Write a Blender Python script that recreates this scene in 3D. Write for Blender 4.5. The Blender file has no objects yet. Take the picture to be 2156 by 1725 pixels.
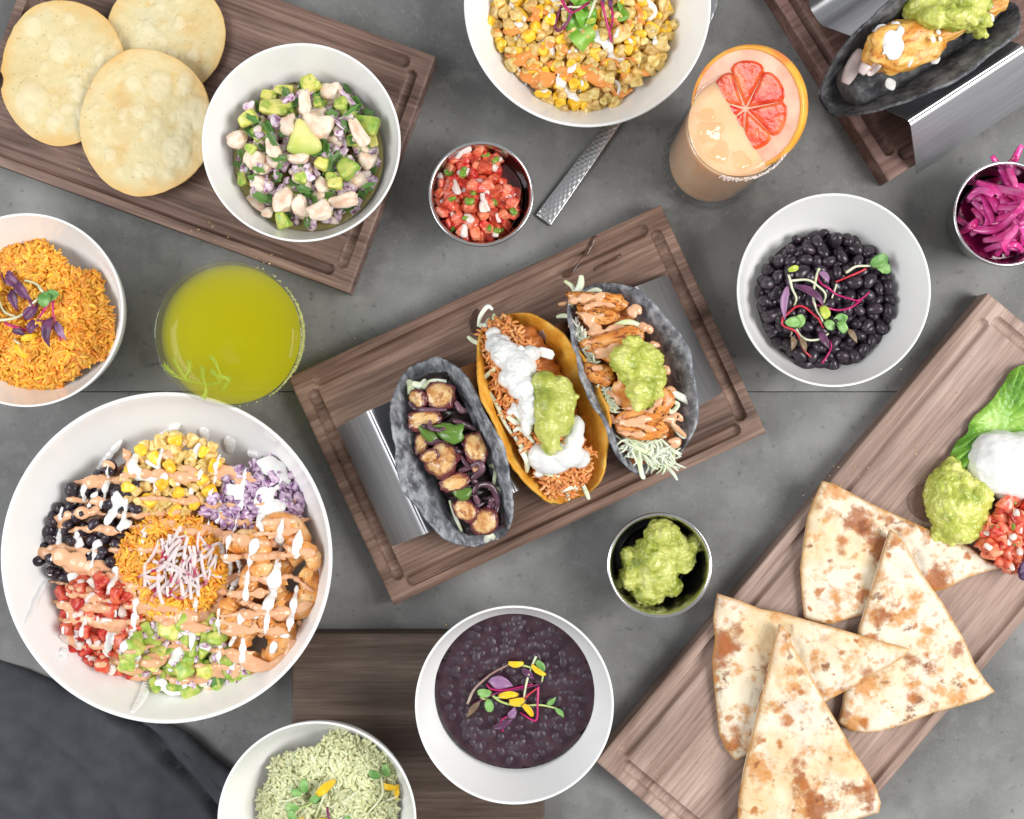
import bpy, bmesh, math, random
import numpy as np
from mathutils import Vector, Matrix, Euler, noise
from mathutils.geometry import delaunay_2d_cdt

# ------------------------------------------------------------------ units
K = 0.00036            # metres per working unit (about one pixel of a 2156 px wide print of the table)
HC = 2222.0            # camera height above the table, in units
CX, CY = 1078.0, 862.5
R_ = math.radians
random.seed(7); rng = np.random.default_rng(7)
scene = bpy.context.scene
COL = scene.collection

def W(px, py, z=0.0):
    f = (HC - z) / HC
    return np.array([(px - CX) * f, (CY - py) * f, z])

# ------------------------------------------------------------------ camera, light, exposure
cam = bpy.data.cameras.new('camera'); camo = bpy.data.objects.new('camera', cam); COL.objects.link(camo)
camo.location = (0, 0, HC * K)
cam.sensor_fit = 'HORIZONTAL'; cam.angle = 2 * math.atan(1078.0 / HC)
cam.clip_start = 0.02; cam.clip_end = 20
scene.camera = camo

world = bpy.data.worlds.new('World'); scene.world = world; world.use_nodes = True
bgn = world.node_tree.nodes['Background']
bgn.inputs[0].default_value = (0.97, 0.985, 1.0, 1); bgn.inputs[1].default_value = 0.50

def softbox(name, loc, target, sx, sy, power, col=(1, 1, 1)):
    l = bpy.data.lights.new(name, 'AREA'); l.shape = 'RECTANGLE'; l.size = sx; l.size_y = sy; l.energy = power; l.color = col
    o = bpy.data.objects.new(name, l); COL.objects.link(o); o.location = loc
    o.rotation_euler = (Vector(target) - Vector(loc)).to_track_quat('-Z', 'Y').to_euler()
softbox('softbox_key', (1.28, -0.12, 1.22), (0.10, -0.02, 0), 0.85, 0.85, 30.0, (1, 0.985, 0.96))
softbox('softbox_fill', (-1.25, -0.12, 1.15), (-0.05, 0, 0), 0.85, 0.85, 18.0, (0.97, 0.985, 1))

scene.view_settings.view_transform = 'Standard'; scene.view_settings.look = 'None'
scene.view_settings.exposure = 0.0; scene.view_settings.gamma = 1.0
scene.view_settings.use_curve_mapping = False
scene.render.engine = 'CYCLES'
scene.cycles.use_denoising = True
scene.cycles.max_bounces = 10; scene.cycles.volume_bounces = 6; scene.cycles.transparent_max_bounces = 16
scene.cycles.caustics_reflective = False; scene.cycles.caustics_refractive = False
scene.cycles.sample_clamp_indirect = 4.0

# ------------------------------------------------------------------ materials
def lin(c):
    return tuple((v / 255 / 12.92) if v / 255 <= .04045 else ((v / 255 + .055) / 1.055) ** 2.4 for v in c[:3]) + (1,)

MATS = {}
def M(name, cols, sc=3.0, det=3.0, rough=.5, bump=0.0, bsc=None, bdist=1.0, sss=0.0, sr=.002, coat=0.0, metal=0.0, rnd=0.0,
      isl=False, stretch=None, spec=.5, lo=.32, hi=.68, attrs=(), second=None, vor=None):
    """cols: sRGB stops spread over a noise; attrs: (vertex attribute, sRGB) mixes; second: (cols index noise) overlay; vor: (scale,sRGB,size)"""
    if name in MATS: return MATS[name]
    m = bpy.data.materials.new(name); m.use_nodes = True; MATS[name] = m
    nt = m.node_tree; N = nt.nodes; L = nt.links
    b = N['Principled BSDF']
    tc = N.new('ShaderNodeTexCoord'); oi = N.new('ShaderNodeObjectInfo')
    mp = N.new('ShaderNodeMapping'); L.new(tc.outputs['Object'], mp.inputs[0])
    if stretch: mp.inputs['Scale'].default_value = stretch
    ad = N.new('ShaderNodeVectorMath'); ad.operation = 'ADD'
    mu = N.new('ShaderNodeMath'); mu.operation = 'MULTIPLY'; mu.inputs[1].default_value = 37.0
    rsrc = oi.outputs['Random']
    if isl:
        ge = N.new('ShaderNodeNewGeometry'); rsrc = ge.outputs['Random Per Island']
    L.new(rsrc, mu.inputs[0]); L.new(mp.outputs[0], ad.inputs[0]); L.new(mu.outputs[0], ad.inputs[1])
    vec = ad.outputs[0]
    nz = N.new('ShaderNodeTexNoise'); nz.inputs['Scale'].default_value = sc; nz.inputs['Detail'].default_value = det
    L.new(vec, nz.inputs['Vector'])
    rp = N.new('ShaderNodeValToRGB'); el = rp.color_ramp.elements
    n = len(cols)
    for i in range(n):
        p = lo + (hi - lo) * i / max(1, n - 1)
        e = el[i] if i < 2 else el.new(p)
        e.position = p; e.color = lin(cols[i])
    if n == 1: el[1].position = 1; el[1].color = lin(cols[0])
    L.new(nz.outputs['Fac'], rp.inputs[0]); col = rp.outputs[0]
    def mix(fac, c2):
        nonlocal col
        mx = N.new('ShaderNodeMix'); mx.data_type = 'RGBA'
        L.new(fac, mx.inputs[0]); L.new(col, mx.inputs[6])
        mx.inputs[7].default_value = lin(c2); col = mx.outputs[2]
    if second:
        for (s2, d2, a, bq, c2, mxf) in second:
            n2 = N.new('ShaderNodeTexNoise'); n2.inputs['Scale'].default_value = s2; n2.inputs['Detail'].default_value = d2
            n2.inputs['Roughness'].default_value = .6
            L.new(vec, n2.inputs['Vector'])
            mr = N.new('ShaderNodeMapRange'); mr.interpolation_type = 'SMOOTHSTEP'
            mr.inputs[1].default_value = a; mr.inputs[2].default_value = bq; mr.inputs[3].default_value = 0; mr.inputs[4].default_value = mxf
            L.new(n2.outputs['Fac'], mr.inputs[0]); mix(mr.outputs[0], c2)
    if vor:
        for (vs, a, bq, c2, mxf) in vor:
            v = N.new('ShaderNodeTexVoronoi'); v.inputs['Scale'].default_value = vs
            dn = N.new('ShaderNodeTexNoise'); dn.inputs['Scale'].default_value = vs * 1.7; dn.inputs['Detail'].default_value = 3
            L.new(vec, dn.inputs['Vector'])
            sm = N.new('ShaderNodeVectorMath'); sm.operation = 'SCALE'; sm.inputs['Scale'].default_value = 0.7 / vs
            L.new(dn.outputs['Color'], sm.inputs[0])
            s3 = N.new('ShaderNodeVectorMath'); s3.operation = 'ADD'; L.new(vec, s3.inputs[0]); L.new(sm.outputs[0], s3.inputs[1])
            L.new(s3.outputs[0], v.inputs['Vector'])
            # each cell gets its own spot size
            sep = N.new('ShaderNodeSeparateColor'); L.new(v.outputs['Color'], sep.inputs[0])
            dv = N.new('ShaderNodeMath'); dv.operation = 'DIVIDE'; L.new(v.outputs['Distance'], dv.inputs[0]); L.new(sep.outputs[0], dv.inputs[1])
            mr = N.new('ShaderNodeMapRange'); mr.interpolation_type = 'SMOOTHSTEP'
            mr.inputs[1].default_value = bq; mr.inputs[2].default_value = a; mr.inputs[3].default_value = 0; mr.inputs[4].default_value = mxf
            L.new(dv.outputs[0], mr.inputs[0]); mix(mr.outputs[0], c2)
    for (an, c2) in attrs:
        at = N.new('ShaderNodeAttribute'); at.attribute_name = an; mix(at.outputs['Fac'], c2)
    if rnd:
        hs = N.new('ShaderNodeHueSaturation'); mr = N.new('ShaderNodeMapRange')
        mr.inputs[3].default_value = 1 - rnd; mr.inputs[4].default_value = 1 + rnd * .8
        L.new(rsrc, mr.inputs[0]); L.new(mr.outputs[0], hs.inputs['Value'])
        mh = N.new('ShaderNodeMapRange'); mh.inputs[3].default_value = .5 - rnd * .05; mh.inputs[4].default_value = .5 + rnd * .05
        mul = N.new('ShaderNodeMath'); mul.operation = 'FRACT'; m9 = N.new('ShaderNodeMath'); m9.operation = 'MULTIPLY'; m9.inputs[1].default_value = 7.3
        L.new(rsrc, m9.inputs[0]); L.new(m9.outputs[0], mul.inputs[0]); L.new(mul.outputs[0], mh.inputs[0]); L.new(mh.outputs[0], hs.inputs['Hue'])
        L.new(col, hs.inputs['Color']); col = hs.outputs[0]
    L.new(col, b.inputs['Base Color'])
    b.inputs['Roughness'].default_value = rough; b.inputs['Metallic'].default_value = metal
    b.inputs['Specular IOR Level'].default_value = spec
    b.inputs['Coat Weight'].default_value = coat; b.inputs['Coat Roughness'].default_value = .12
    if sss:
        b.inputs['Subsurface Weight'].default_value = sss; b.inputs['Subsurface Scale'].default_value = sr
        b.inputs['Subsurface Radius'].default_value = (1.0, .55, .3)
    if bump:
        nb = N.new('ShaderNodeTexNoise'); nb.inputs['Scale'].default_value = bsc or sc * 4; nb.inputs['Detail'].default_value = 4
        L.new(vec, nb.inputs['Vector']); bp = N.new('ShaderNodeBump'); bp.inputs['Strength'].default_value = bump
        bp.inputs['Distance'].default_value = bdist * K; L.new(nb.outputs['Fac'], bp.inputs['Height']); L.new(bp.outputs[0], b.inputs['Normal'])
    return m

def glassmat(name, tint=(.985, .99, .99), edge=.95, refl=.05):
    m = bpy.data.materials.new(name); m.use_nodes = True; MATS[name] = m
    nt = m.node_tree; N = nt.nodes; L = nt.links; N.clear()
    out = N.new('ShaderNodeOutputMaterial'); mx = N.new('ShaderNodeMixShader')
    tr = N.new('ShaderNodeBsdfTransparent'); gl = N.new('ShaderNodeBsdfGlossy'); gl.inputs['Roughness'].default_value = .03
    lw = N.new('ShaderNodeLayerWeight'); lw.inputs['Blend'].default_value = .35
    pw = N.new('ShaderNodeMath'); pw.operation = 'POWER'; pw.inputs[1].default_value = 7.0
    fr = N.new('ShaderNodeMath'); fr.operation = 'MULTIPLY_ADD'; fr.inputs[1].default_value = .85; fr.inputs[2].default_value = refl
    lf = N.new('ShaderNodeLayerWeight'); lf.inputs['Blend'].default_value = .5; L.new(lf.outputs['Facing'], pw.inputs[0]); L.new(pw.outputs[0], fr.inputs[0])
    rp = N.new('ShaderNodeValToRGB'); rp.color_ramp.elements[0].color = (*tint, 1); rp.color_ramp.elements[1].color = (edge, edge, edge, 1)
    rp.color_ramp.elements[0].position = .6
    L.new(lw.outputs['Facing'], rp.inputs[0]); L.new(rp.outputs[0], tr.inputs[0])
    L.new(fr.outputs[0], mx.inputs[0]); L.new(tr.outputs[0], mx.inputs[1]); L.new(gl.outputs[0], mx.inputs[2]); L.new(mx.outputs[0], out.inputs[0])
    return m

def woodmat(name, dark, mid, light, along='X', rough=.55):
    m = bpy.data.materials.new(name); m.use_nodes = True; MATS[name] = m
    nt = m.node_tree; N = nt.nodes; L = nt.links; b = N['Principled BSDF']
    tc = N.new('ShaderNodeTexCoord'); oi = N.new('ShaderNodeObjectInfo')
    mu = N.new('ShaderNodeMath'); mu.operation = 'MULTIPLY'; mu.inputs[1].default_value = 3.7; L.new(oi.outputs['Random'], mu.inputs[0])
    ad = N.new('ShaderNodeVectorMath'); L.new(tc.outputs['Object'], ad.inputs[0]); L.new(mu.outputs[0], ad.inputs[1])
    def nz(sl, sx, det, rgh=.55, dist=0.0):
        mp = N.new('ShaderNodeMapping'); s = (sl, sx, sx) if along == 'X' else (sx, sl, sx)
        mp.inputs['Scale'].default_value = s; L.new(ad.outputs[0], mp.inputs[0])
        n = N.new('ShaderNodeTexNoise'); n.inputs['Scale'].default_value = 1; n.inputs['Detail'].default_value = det
        n.inputs['Roughness'].default_value = rgh; n.inputs['Distortion'].default_value = dist; L.new(mp.outputs[0], n.inputs[0]); return n.outputs['Fac']
    bands = nz(5, 48, 4, .6, .6); fine = nz(14, 420, 3, .6); pores = nz(45, 1300, 2, .5); blot = nz(7, 16, 3)
    a = N.new('ShaderNodeMath'); a.operation = 'MULTIPLY_ADD'; L.new(fine, a.inputs[0]); a.inputs[1].default_value = .38; 
    a2 = N.new('ShaderNodeMath'); a2.operation = 'MULTIPLY'; L.new(bands, a2.inputs[0]); a2.inputs[1].default_value = .62; L.new(a2.outputs[0], a.inputs[2])
    rp = N.new('ShaderNodeValToRGB'); e = rp.color_ramp.elements
    e[0].position = .36; e[0].color = lin(dark); e[1].position = .64; e[1].color = lin(light); x = e.new(.5); x.color = lin(mid)
    L.new(a.outputs[0], rp.inputs[0])
    mr = N.new('ShaderNodeMapRange'); mr.inputs[1].default_value = .62; mr.inputs[2].default_value = .72; mr.inputs[3].default_value = 0; mr.inputs[4].default_value = .5
    L.new(pores, mr.inputs[0]); mx = N.new('ShaderNodeMix'); mx.data_type = 'RGBA'; L.new(mr.outputs[0], mx.inputs[0]); L.new(rp.outputs[0], mx.inputs[6])
    mx.inputs[7].default_value = lin(tuple(v * .72 for v in dark))
    hs = N.new('ShaderNodeHueSaturation'); m2 = N.new('ShaderNodeMapRange'); m2.inputs[1].default_value = .3; m2.inputs[2].default_value = .7
    m2.inputs[3].default_value = .82; m2.inputs[4].default_value = 1.16; L.new(blot, m2.inputs[0]); L.new(m2.outputs[0], hs.inputs['Value']); L.new(mx.outputs[2], hs.inputs['Color'])
    L.new(hs.outputs[0], b.inputs['Base Color']); b.inputs['Roughness'].default_value = rough; b.inputs['Specular IOR Level'].default_value = .35
    bp = N.new('ShaderNodeBump'); bp.inputs['Strength'].default_value = .35; bp.inputs['Distance'].default_value = .8 * K
    L.new(fine, bp.inputs['Height']); L.new(bp.outputs[0], b.inputs['Normal'])
    return m

# ------------------------------------------------------------------ object helpers
def tag(o, label=None, cat=None, group=None, kind=None):
    if label: o['label'] = label
    if cat: o['category'] = cat
    if group: o['group'] = group
    if kind: o['kind'] = kind
    return o

def mesh(name, v, f, mat=None, smooth=True, unit=False):
    me = bpy.data.meshes.new(name)
    v = np.asarray(v, float) * (1.0 if unit else K)
    me.from_pydata(v.tolist(), [], [tuple(int(i) for i in q) for q in f])
    if smooth: me.polygons.foreach_set('use_smooth', [True] * len(me.polygons))
    me.update()
    if mat: me.materials.append(mat)
    return me

def obj(name, me, loc=(0, 0, 0), rot=(0, 0, 0), parent=None, scale=None):
    o = bpy.data.objects.new(name, me); COL.objects.link(o)
    o.location = Vector([float(c) * K for c in loc]); o.rotation_euler = rot
    if scale is not None: o.scale = [float(s) * K for s in scale]
    if parent:
        o.parent = parent
    return o

def empty(name, loc=(0, 0, 0), rz=0.0):
    o = bpy.data.objects.new(name, None); COL.objects.link(o); o.location = Vector([float(c) * K for c in loc]); o.rotation_euler = (0, 0, rz)
    o.empty_display_size = .01
    return o

def part_world(name, v, f, mat, parent, smooth=True):
    """mesh given in world units, attached to a parent (parent rotation about z allowed)"""
    v = np.asarray(v, float)
    if parent is not None:
        l = np.array(parent.location) / K; a = -parent.rotation_euler.z
        d = v - l; c, s = math.cos(a), math.sin(a)
        v = np.stack([d[:, 0] * c - d[:, 1] * s, d[:, 0] * s + d[:, 1] * c, d[:, 2]], 1)
        return obj(name, mesh(name, v, f, mat, smooth), parent=parent)
    o = v.mean(0); o[2] = v[:, 2].min()
    return obj(name, mesh(name, v - o, f, mat, smooth), loc=o)

_ico = {}
def ico(sub):
    if sub not in _ico:
        bm = bmesh.new(); bmesh.ops.create_icosphere(bm, subdivisions=sub, radius=1)
        _ico[sub] = (np.array([v.co[:] for v in bm.verts]), [tuple(v.index for v in p.verts) for p in bm.faces]); bm.free()
    return _ico[sub]

def nse(p, f=1.0, seed=0.0, octv=3):
    return noise.fractal(Vector((p[0] * f + seed, p[1] * f - seed * .7, p[2] * f + seed * 1.3)), 1.0, 2.0, octv)

def unitblob(seed, n=2.0, amp=.1, freq=1.5, sub=3, taper=0.0, bend=0.0, octv=3):
    v, f = ico(sub); v = v.copy()
    t = (np.abs(v) ** n).sum(1) ** (-1 / n); v = v * t[:, None]
    if amp:
        d = np.array([nse(p, freq, seed * 3.17, octv) for p in v]); v = v * (1 + amp * d)[:, None]
    if taper: v[:, 1:] *= (1 + taper * v[:, :1])
    if bend: v[:, 1] += bend * (v[:, 0] ** 2 - .4)
    return v, f

def variants(name, count, mat, **kw):
    out = []
    for i in range(count):
        v, f = unitblob(i + len(name) * 1.7, **kw); out.append(mesh(name, v, f, mat, True, True))
    return out

def resample(pts, n):
    """Catmull-Rom through the points"""
    p = [np.array(q, float) for q in pts]
    if len(p) == 2: return np.array([p[0] + (p[1] - p[0]) * t for t in np.linspace(0, 1, n)])
    p = [2 * p[0] - p[1]] + p + [2 * p[-1] - p[-2]]
    segs = len(p) - 3; out = []
    for t in np.linspace(0, segs - 1e-6, n):
        i = int(t); u = t - i; a, b, c, d = p[i:i + 4]
        out.append(.5 * ((2 * b) + (c - a) * u + (2 * a - 5 * b + 4 * c - d) * u * u + (3 * b - a - 3 * c + d) * u ** 3))
    return np.array(out)

def tube(path, rad, sides=6, flat=1.0, up=None):
    """rings along a path; flat squashes across the second axis"""
    path = np.asarray(path, float); n = len(path); rad = np.broadcast_to(rad, (n,)) if np.ndim(rad) < 1 or len(np.atleast_1d(rad)) != n else np.asarray(rad)
    T = np.gradient(path, axis=0); T /= (np.linalg.norm(T, axis=1)[:, None] + 1e-9)
    upv = np.array(up if up is not None else (0, 0, 1.0)); V = []; F = []
    for i in range(n):
        s = np.cross(upv, T[i]); ln = np.linalg.norm(s)
        s = s / ln if ln > 1e-4 else np.array([1.0, 0, 0]); u = np.cross(T[i], s)
        for k in range(sides):
            a = 2 * math.pi * k / sides; V.append(path[i] + rad[i] * (math.cos(a) * s + flat * math.sin(a) * u))
    for i in range(n - 1):
        for k in range(sides):
            k2 = (k + 1) % sides; F.append((i * sides + k, i * sides + k2, (i + 1) * sides + k2, (i + 1) * sides + k))
    F.append(tuple(range(sides))[::-1]); F.append(tuple((n - 1) * sides + k for k in range(sides)))
    return np.array(V), F

def join(parts):
    V = []; F = []; o = 0
    for v, f in parts:
        V.append(np.asarray(v)); F += [tuple(i + o for i in q) for q in f]; o += len(v)
    return np.concatenate(V), F

def lathe(prof, seg=96, mod=None):
    """closed solid of revolution; profile (r, z) from inner axis round to outer axis"""
    V = []; F = []
    for j, (r, z) in enumerate(prof):
        for k in range(seg):
            a = 2 * math.pi * k / seg; rr = r * (mod(a, j, z, r) if mod else 1); V.append((rr * math.cos(a), rr * math.sin(a), z))
    for j in range(len(prof) - 1):
        for k in range(seg):
            k2 = (k + 1) % seg; F.append((j * seg + k, j * seg + k2, (j + 1) * seg + k2, (j + 1) * seg + k))
    return np.array(V), F

def smoothprof(p, n):
    q = resample([(a, b, 0) for a, b in p], n); q[:, 0] = np.maximum(q[:, 0], .01); return [(a, b) for a, b, _ in q]

def inside(poly, P):
    poly = np.asarray(poly, float); x, y = P[:, 0], P[:, 1]; c = np.zeros(len(P), bool); j = len(poly) - 1
    for i in range(len(poly)):
        xi, yi = poly[i]; xj, yj = poly[j]
        m = ((yi > y) != (yj > y)) & (x < (xj - xi) * (y - yi) / (yj - yi + 1e-12) + xi); c ^= m; j = i
    return c

def edgedist(poly, P):
    poly = np.asarray(poly, float); d = np.full(len(P), 1e9)
    for i in range(len(poly)):
        a = poly[i]; b = poly[(i + 1) % len(poly)]; ab = b - a
        t = np.clip(((P - a) @ ab) / (ab @ ab + 1e-9), 0, 1); d = np.minimum(d, np.linalg.norm(P - (a + t[:, None] * ab), axis=1))
    return d

def sheet(poly, step, top, thick, closed=True):
    """outline (true x,y units) -> solid sheet; top(P, dist) gives the upper surface, thick(dist) the thickness"""
    poly = np.asarray(poly, float); ring = []
    for i in range(len(poly)):
        a = poly[i]; b = poly[(i + 1) % len(poly)]; n = max(1, int(np.linalg.norm(b - a) / step))
        ring += [a + (b - a) * t for t in np.arange(n) / n]
    ring = np.array(ring); lo = ring.min(0); hi = ring.max(0)
    gx, gy = np.meshgrid(np.arange(lo[0], hi[0], step), np.arange(lo[1], hi[1], step)); G = np.stack([gx.ravel(), gy.ravel()], 1)
    G = G + rng.uniform(-.2, .2, G.shape) * step
    G = G[inside(ring, G)]; G = G[edgedist(ring, G) > step * .45]
    n = len(ring); pts = [Vector(map(float, p)) for p in np.concatenate([ring, G])]
    vs, es, fs, *_ = delaunay_2d_cdt(pts, [(i, (i + 1) % n) for i in range(n)], [], 1, 1e-4)
    P = np.array([v[:] for v in vs]); d = edgedist(ring, P); zt = top(P, d); th = thick(d)
    m = len(P); V = np.concatenate([np.c_[P, zt], np.c_[P, zt - th]])
    cnt = {}
    for q in fs:
        for a, b in zip(q, q[1:] + q[:1]): cnt[(a, b)] = 1
    F = [tuple(q) for q in fs] + [tuple(i + m for i in q[::-1]) for q in fs]
    F += [(b, a, a + m, b + m) for (a, b) in cnt if (b, a) not in cnt]
    return V, F, P, d

def curvy(pts, n):
    p = list(pts); q = resample(p[-2:] + p + p[:2], n * 2)  # closed loop through the points
    k = len(p); tot = len(p) + 3; a = int(len(q) * 2 / tot); b = int(len(q) * (2 + k) / tot)
    return q[a:b, :2] if q.shape[1] > 2 else q[a:b]

def blobs_to_mesh(bl, sub=2):
    v0, f0 = ico(sub); V = []; F = []; o = 0
    for b in bl:
        x, y, z, rx, ry, rz = b[:6]; a = b[6] if len(b) > 6 else 0
        c, s = math.cos(a), math.sin(a); v = v0 * (rx, ry, rz)
        V.append(np.stack([v[:, 0] * c - v[:, 1] * s + x, v[:, 0] * s + v[:, 1] * c + y, v[:, 2] + z], 1)); F += [tuple(i + o for i in q) for q in f0]; o += len(v0)
    return np.concatenate(V), F

_tex = {}
def goo(name, bl, mat, voxel=2.6, smooth=5, disp=0.0, dsc=12.0, parent=None, disp2=0.0, dsc2=5.0):
    """soft mass: overlapping drops fused into one skin"""
    v, f = blobs_to_mesh(bl)
    o = part_world(name, v, f, mat, parent)
    r = o.modifiers.new('fuse', 'REMESH'); r.mode = 'VOXEL'; r.voxel_size = voxel * K; r.use_smooth_shade = True
    if smooth: s = o.modifiers.new('soft', 'SMOOTH'); s.factor = .5; s.iterations = smooth
    for q, (dd, ds) in enumerate(((disp, dsc), (disp2, dsc2))):
        if dd:
            if ds not in _tex:
                t = bpy.data.textures.new('lump', 'CLOUDS'); t.noise_scale = ds * K; t.noise_depth = 2; _tex[ds] = t
            d = o.modifiers.new('lumps', 'DISPLACE'); d.texture = _tex[ds]; d.strength = dd * K; d.mid_level = .5; d.texture_coords = 'GLOBAL'
    return o

def strand(pts, rad, zf=None, flat=.55, jit=.2, step=.45):
    """drops along a poured line; pts in true x,y(,z)"""
    p = np.asarray(pts, float)
    if p.shape[1] == 2: p = np.c_[p, np.zeros(len(p))]
    L_ = np.linalg.norm(np.diff(p, axis=0), axis=1).sum(); n = max(3, int(L_ / (rad * step))); q = resample(p, n); out = []
    for i, a in enumerate(q):
        t = i / (n - 1); e = min(1, .55 + 2.5 * min(t, 1 - t)); w = rad * .92 * e * max(.45, 1 + jit * (1.5 * nse((a[0], a[1], 0), .035, rad) + .9 * nse((a[0], a[1], 5), .1, rad)))
        z = zf(a[0], a[1]) if zf else a[2]; out.append((a[0], a[1], z + w * flat * .25, w, w, w * flat))
    # follow the food but stay smooth
    zz = np.array([b[2] for b in out]); k = np.ones(5) / 5; zs = np.convolve(np.pad(zz, 2, 'edge'), k, 'valid')
    return [(b[0], b[1], max(zs[i], zz[i] - 2), *b[3:]) for i, b in enumerate(out)]

# ------------------------------------------------------------------ piles of food
class Pile:
    def __init__(s, cx, cy, R, base, zs, step=3.0):
        s.zs = zs; c = W(cx, cy, zs); s.c = c; s.st = step; s.n = int(2 * R / step) + 1; s.R = R
        g = (np.arange(s.n) - (s.n - 1) / 2) * step; s.X, s.Y = np.meshgrid(g + c[0], g + c[1]); s.Z = base(s.X - c[0], s.Y - c[1]).astype(float)
        s.base = s.Z.copy()
    def P(s, px, py, z=None): return W(px, py, s.zs if z is None else z)[:2]
    def _i(s, x, y): return int(np.clip(round((y - s.Y[0, 0]) / s.st), 0, s.n - 1)), int(np.clip(round((x - s.X[0, 0]) / s.st), 0, s.n - 1))
    def h(s, x, y): i = s._i(x, y); return float(s.Z[i])
    def win(s, x, y, r):
        i, j = s._i(x, y); k = int(r / s.st) + 1; return slice(max(0, i - k), i + k + 1), slice(max(0, j - k), j + k + 1)
    def hm(s, x, y, r, q=.6):
        w = s.win(x, y, r); d = (s.X[w] - x) ** 2 + (s.Y[w] - y) ** 2; z = s.Z[w][d <= r * r]
        return float(np.quantile(z, q)) if len(z) else s.h(x, y)
    def dome(s, x, y, z, rx, ry, rz, ang=0):
        r = max(rx, ry); w = s.win(x, y, r); dx = s.X[w] - x; dy = s.Y[w] - y; c, sn = math.cos(ang), math.sin(ang)
        e = ((dx * c + dy * sn) / rx) ** 2 + ((-dx * sn + dy * c) / ry) ** 2
        t = z + rz * np.sqrt(np.clip(1 - e, 0, 1)); s.Z[w] = np.where(e < 1, np.maximum(s.Z[w], t), s.Z[w])
    def put(s, name, me, px, py, rx, ry, rz, ang=0.0, tilt=.25, sink=.45, parent=None, true=False, q=.6):
        x, y = (px, py) if true else s.P(px, py)
        z = s.hm(x, y, .7 * min(rx, ry), q) + rz * (1 - sink * 1.0) * .55
        o = obj(name, me, (x, y, z), (random.gauss(0, tilt), random.gauss(0, tilt), ang), scale=(rx, ry, rz))
        if parent:
            o.parent = parent; l = parent.location; a = -parent.rotation_euler.z
            d = o.location - l; d.rotate(Euler((0, 0, a))); o.location = d; o.rotation_euler.z += a
        s.dome(x, y, z, rx, ry, rz, ang); return o
    def spot(s, x, y):
        dx, dy = x - s.c[0], y - s.c[1]; r = math.hypot(dx, dy) / (s.R * .8); h_ = int(round((90 - math.degrees(math.atan2(dy, dx))) / 30)) % 12 or 12
        hour = 'one two three four five six seven eight nine ten eleven twelve'.split()[h_ - 1]
        return 'in the centre' if r < .22 else f"{'inner ring' if r < .5 else 'middle ring' if r < .75 else 'outer ring'}, {hour} o'clock"
    def soft(s, k=1):
        Z = s.Z
        for _ in range(k):
            Z = (Z + np.roll(Z, 1, 0) + np.roll(Z, -1, 0) + np.roll(Z, 1, 1) + np.roll(Z, -1, 1)) / 5
        return lambda x, y: float(Z[s._i(x, y)])

def mound(name, pile, R, mat, rough=3.0, freq=.05, parent=None, kind=None, drop=4.0, rings=28, seg=72, z=None):
    """skin of a heap following its pile's floor"""
    V = []; F = []
    c = pile.c; pile_h = lambda x, y: float(pile.base[pile._i(x, y)])
    for j in range(rings + 1):
        r = R * j / rings
        for k in range(seg):
            a = 2 * math.pi * k / seg; x, y = c[0] + r * math.cos(a), c[1] + r * math.sin(a)
            V.append((x, y, (pile_h(x, y) if z is None else z) - drop + rough * nse((x, y, 0), freq)))
    for j in range(rings):
        for k in range(seg):
            k2 = (k + 1) % seg; F.append((j * seg + k, (j + 1) * seg + k, (j + 1) * seg + k2, j * seg + k2))
    # underside so the heap is a solid
    b = len(V); V.append((c[0], c[1], min(v[2] for v in V) - 6)); e = rings * seg
    F += [(e + k, b, e + (k + 1) % seg) for k in range(seg)]
    return part_world(name, V, F, mat, parent)

def scatter(n, ok, box, mind, tries=40):
    """dart throwing in print coordinates"""
    out = []; x0, y0, x1, y1 = box; g = {}; c = mind
    for _ in range(n * tries):
        x, y = random.uniform(x0, x1), random.uniform(y0, y1)
        if not ok(x, y): continue
        i, j = int(x // c), int(y // c)
        if any((x - a) ** 2 + (y - b) ** 2 < mind * mind for di in (-1, 0, 1) for dj in (-1, 0, 1) for a, b in g.get((i + di, j + dj), ())): continue
        g.setdefault((i, j), []).append((x, y)); out.append((x, y))
        if len(out) >= n: break
    return out

def in_ell(cx, cy, rx, ry=None):
    ry = ry or rx; return lambda x, y: ((x - cx) / rx) ** 2 + ((y - cy) / ry) ** 2 < 1
def in_poly(poly):
    p = np.asarray(poly, float); return lambda x, y: bool(inside(p, np.array([[x, y]]))[0])
def zoomer(ox, oy, k): return lambda x, y: (ox + k * x, oy + k * y)

def grain_pack(n, pos, L, wd, tiltmax=.5):
    """loose rice grains as one mass; pos() returns a true x,y,z"""
    ring = 5; ts = np.array([-1, -.78, -.3, .3, .78, 1.0]); rs = np.array([.12, .62, 1, 1, .62, .12]); V = []; F = []; o = 0
    for _ in range(n):
        x, y, z = pos(); a = random.uniform(0, 2 * math.pi); t = random.gauss(0, tiltmax * .5); l = L * random.uniform(.75, 1.15) / 2; w = wd * random.uniform(.85, 1.15) / 2
        d = np.array([math.cos(a) * math.cos(t), math.sin(a) * math.cos(t), math.sin(t)]); s = np.array([-math.sin(a), math.cos(a), 0]); u = np.cross(d, s)
        bend = random.uniform(-.12, .12) * l
        for tt, r in zip(ts, rs):
            c = np.array([x, y, z]) + d * l * tt + s * bend * (tt * tt)
            for k in range(ring):
                q = 2 * math.pi * k / ring; V.append(c + w * r * (math.cos(q) * s + math.sin(q) * u))
        for i in range(len(ts) - 1):
            for k in range(ring): k2 = (k + 1) % ring; F.append((o + i * ring + k, o + i * ring + k2, o + (i + 1) * ring + k2, o + (i + 1) * ring + k))
        F.append(tuple(o + k for k in range(ring))[::-1]); F.append(tuple(o + (len(ts) - 1) * ring + k for k in range(ring))); o += ring * len(ts)
    return np.array(V), F

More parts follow.
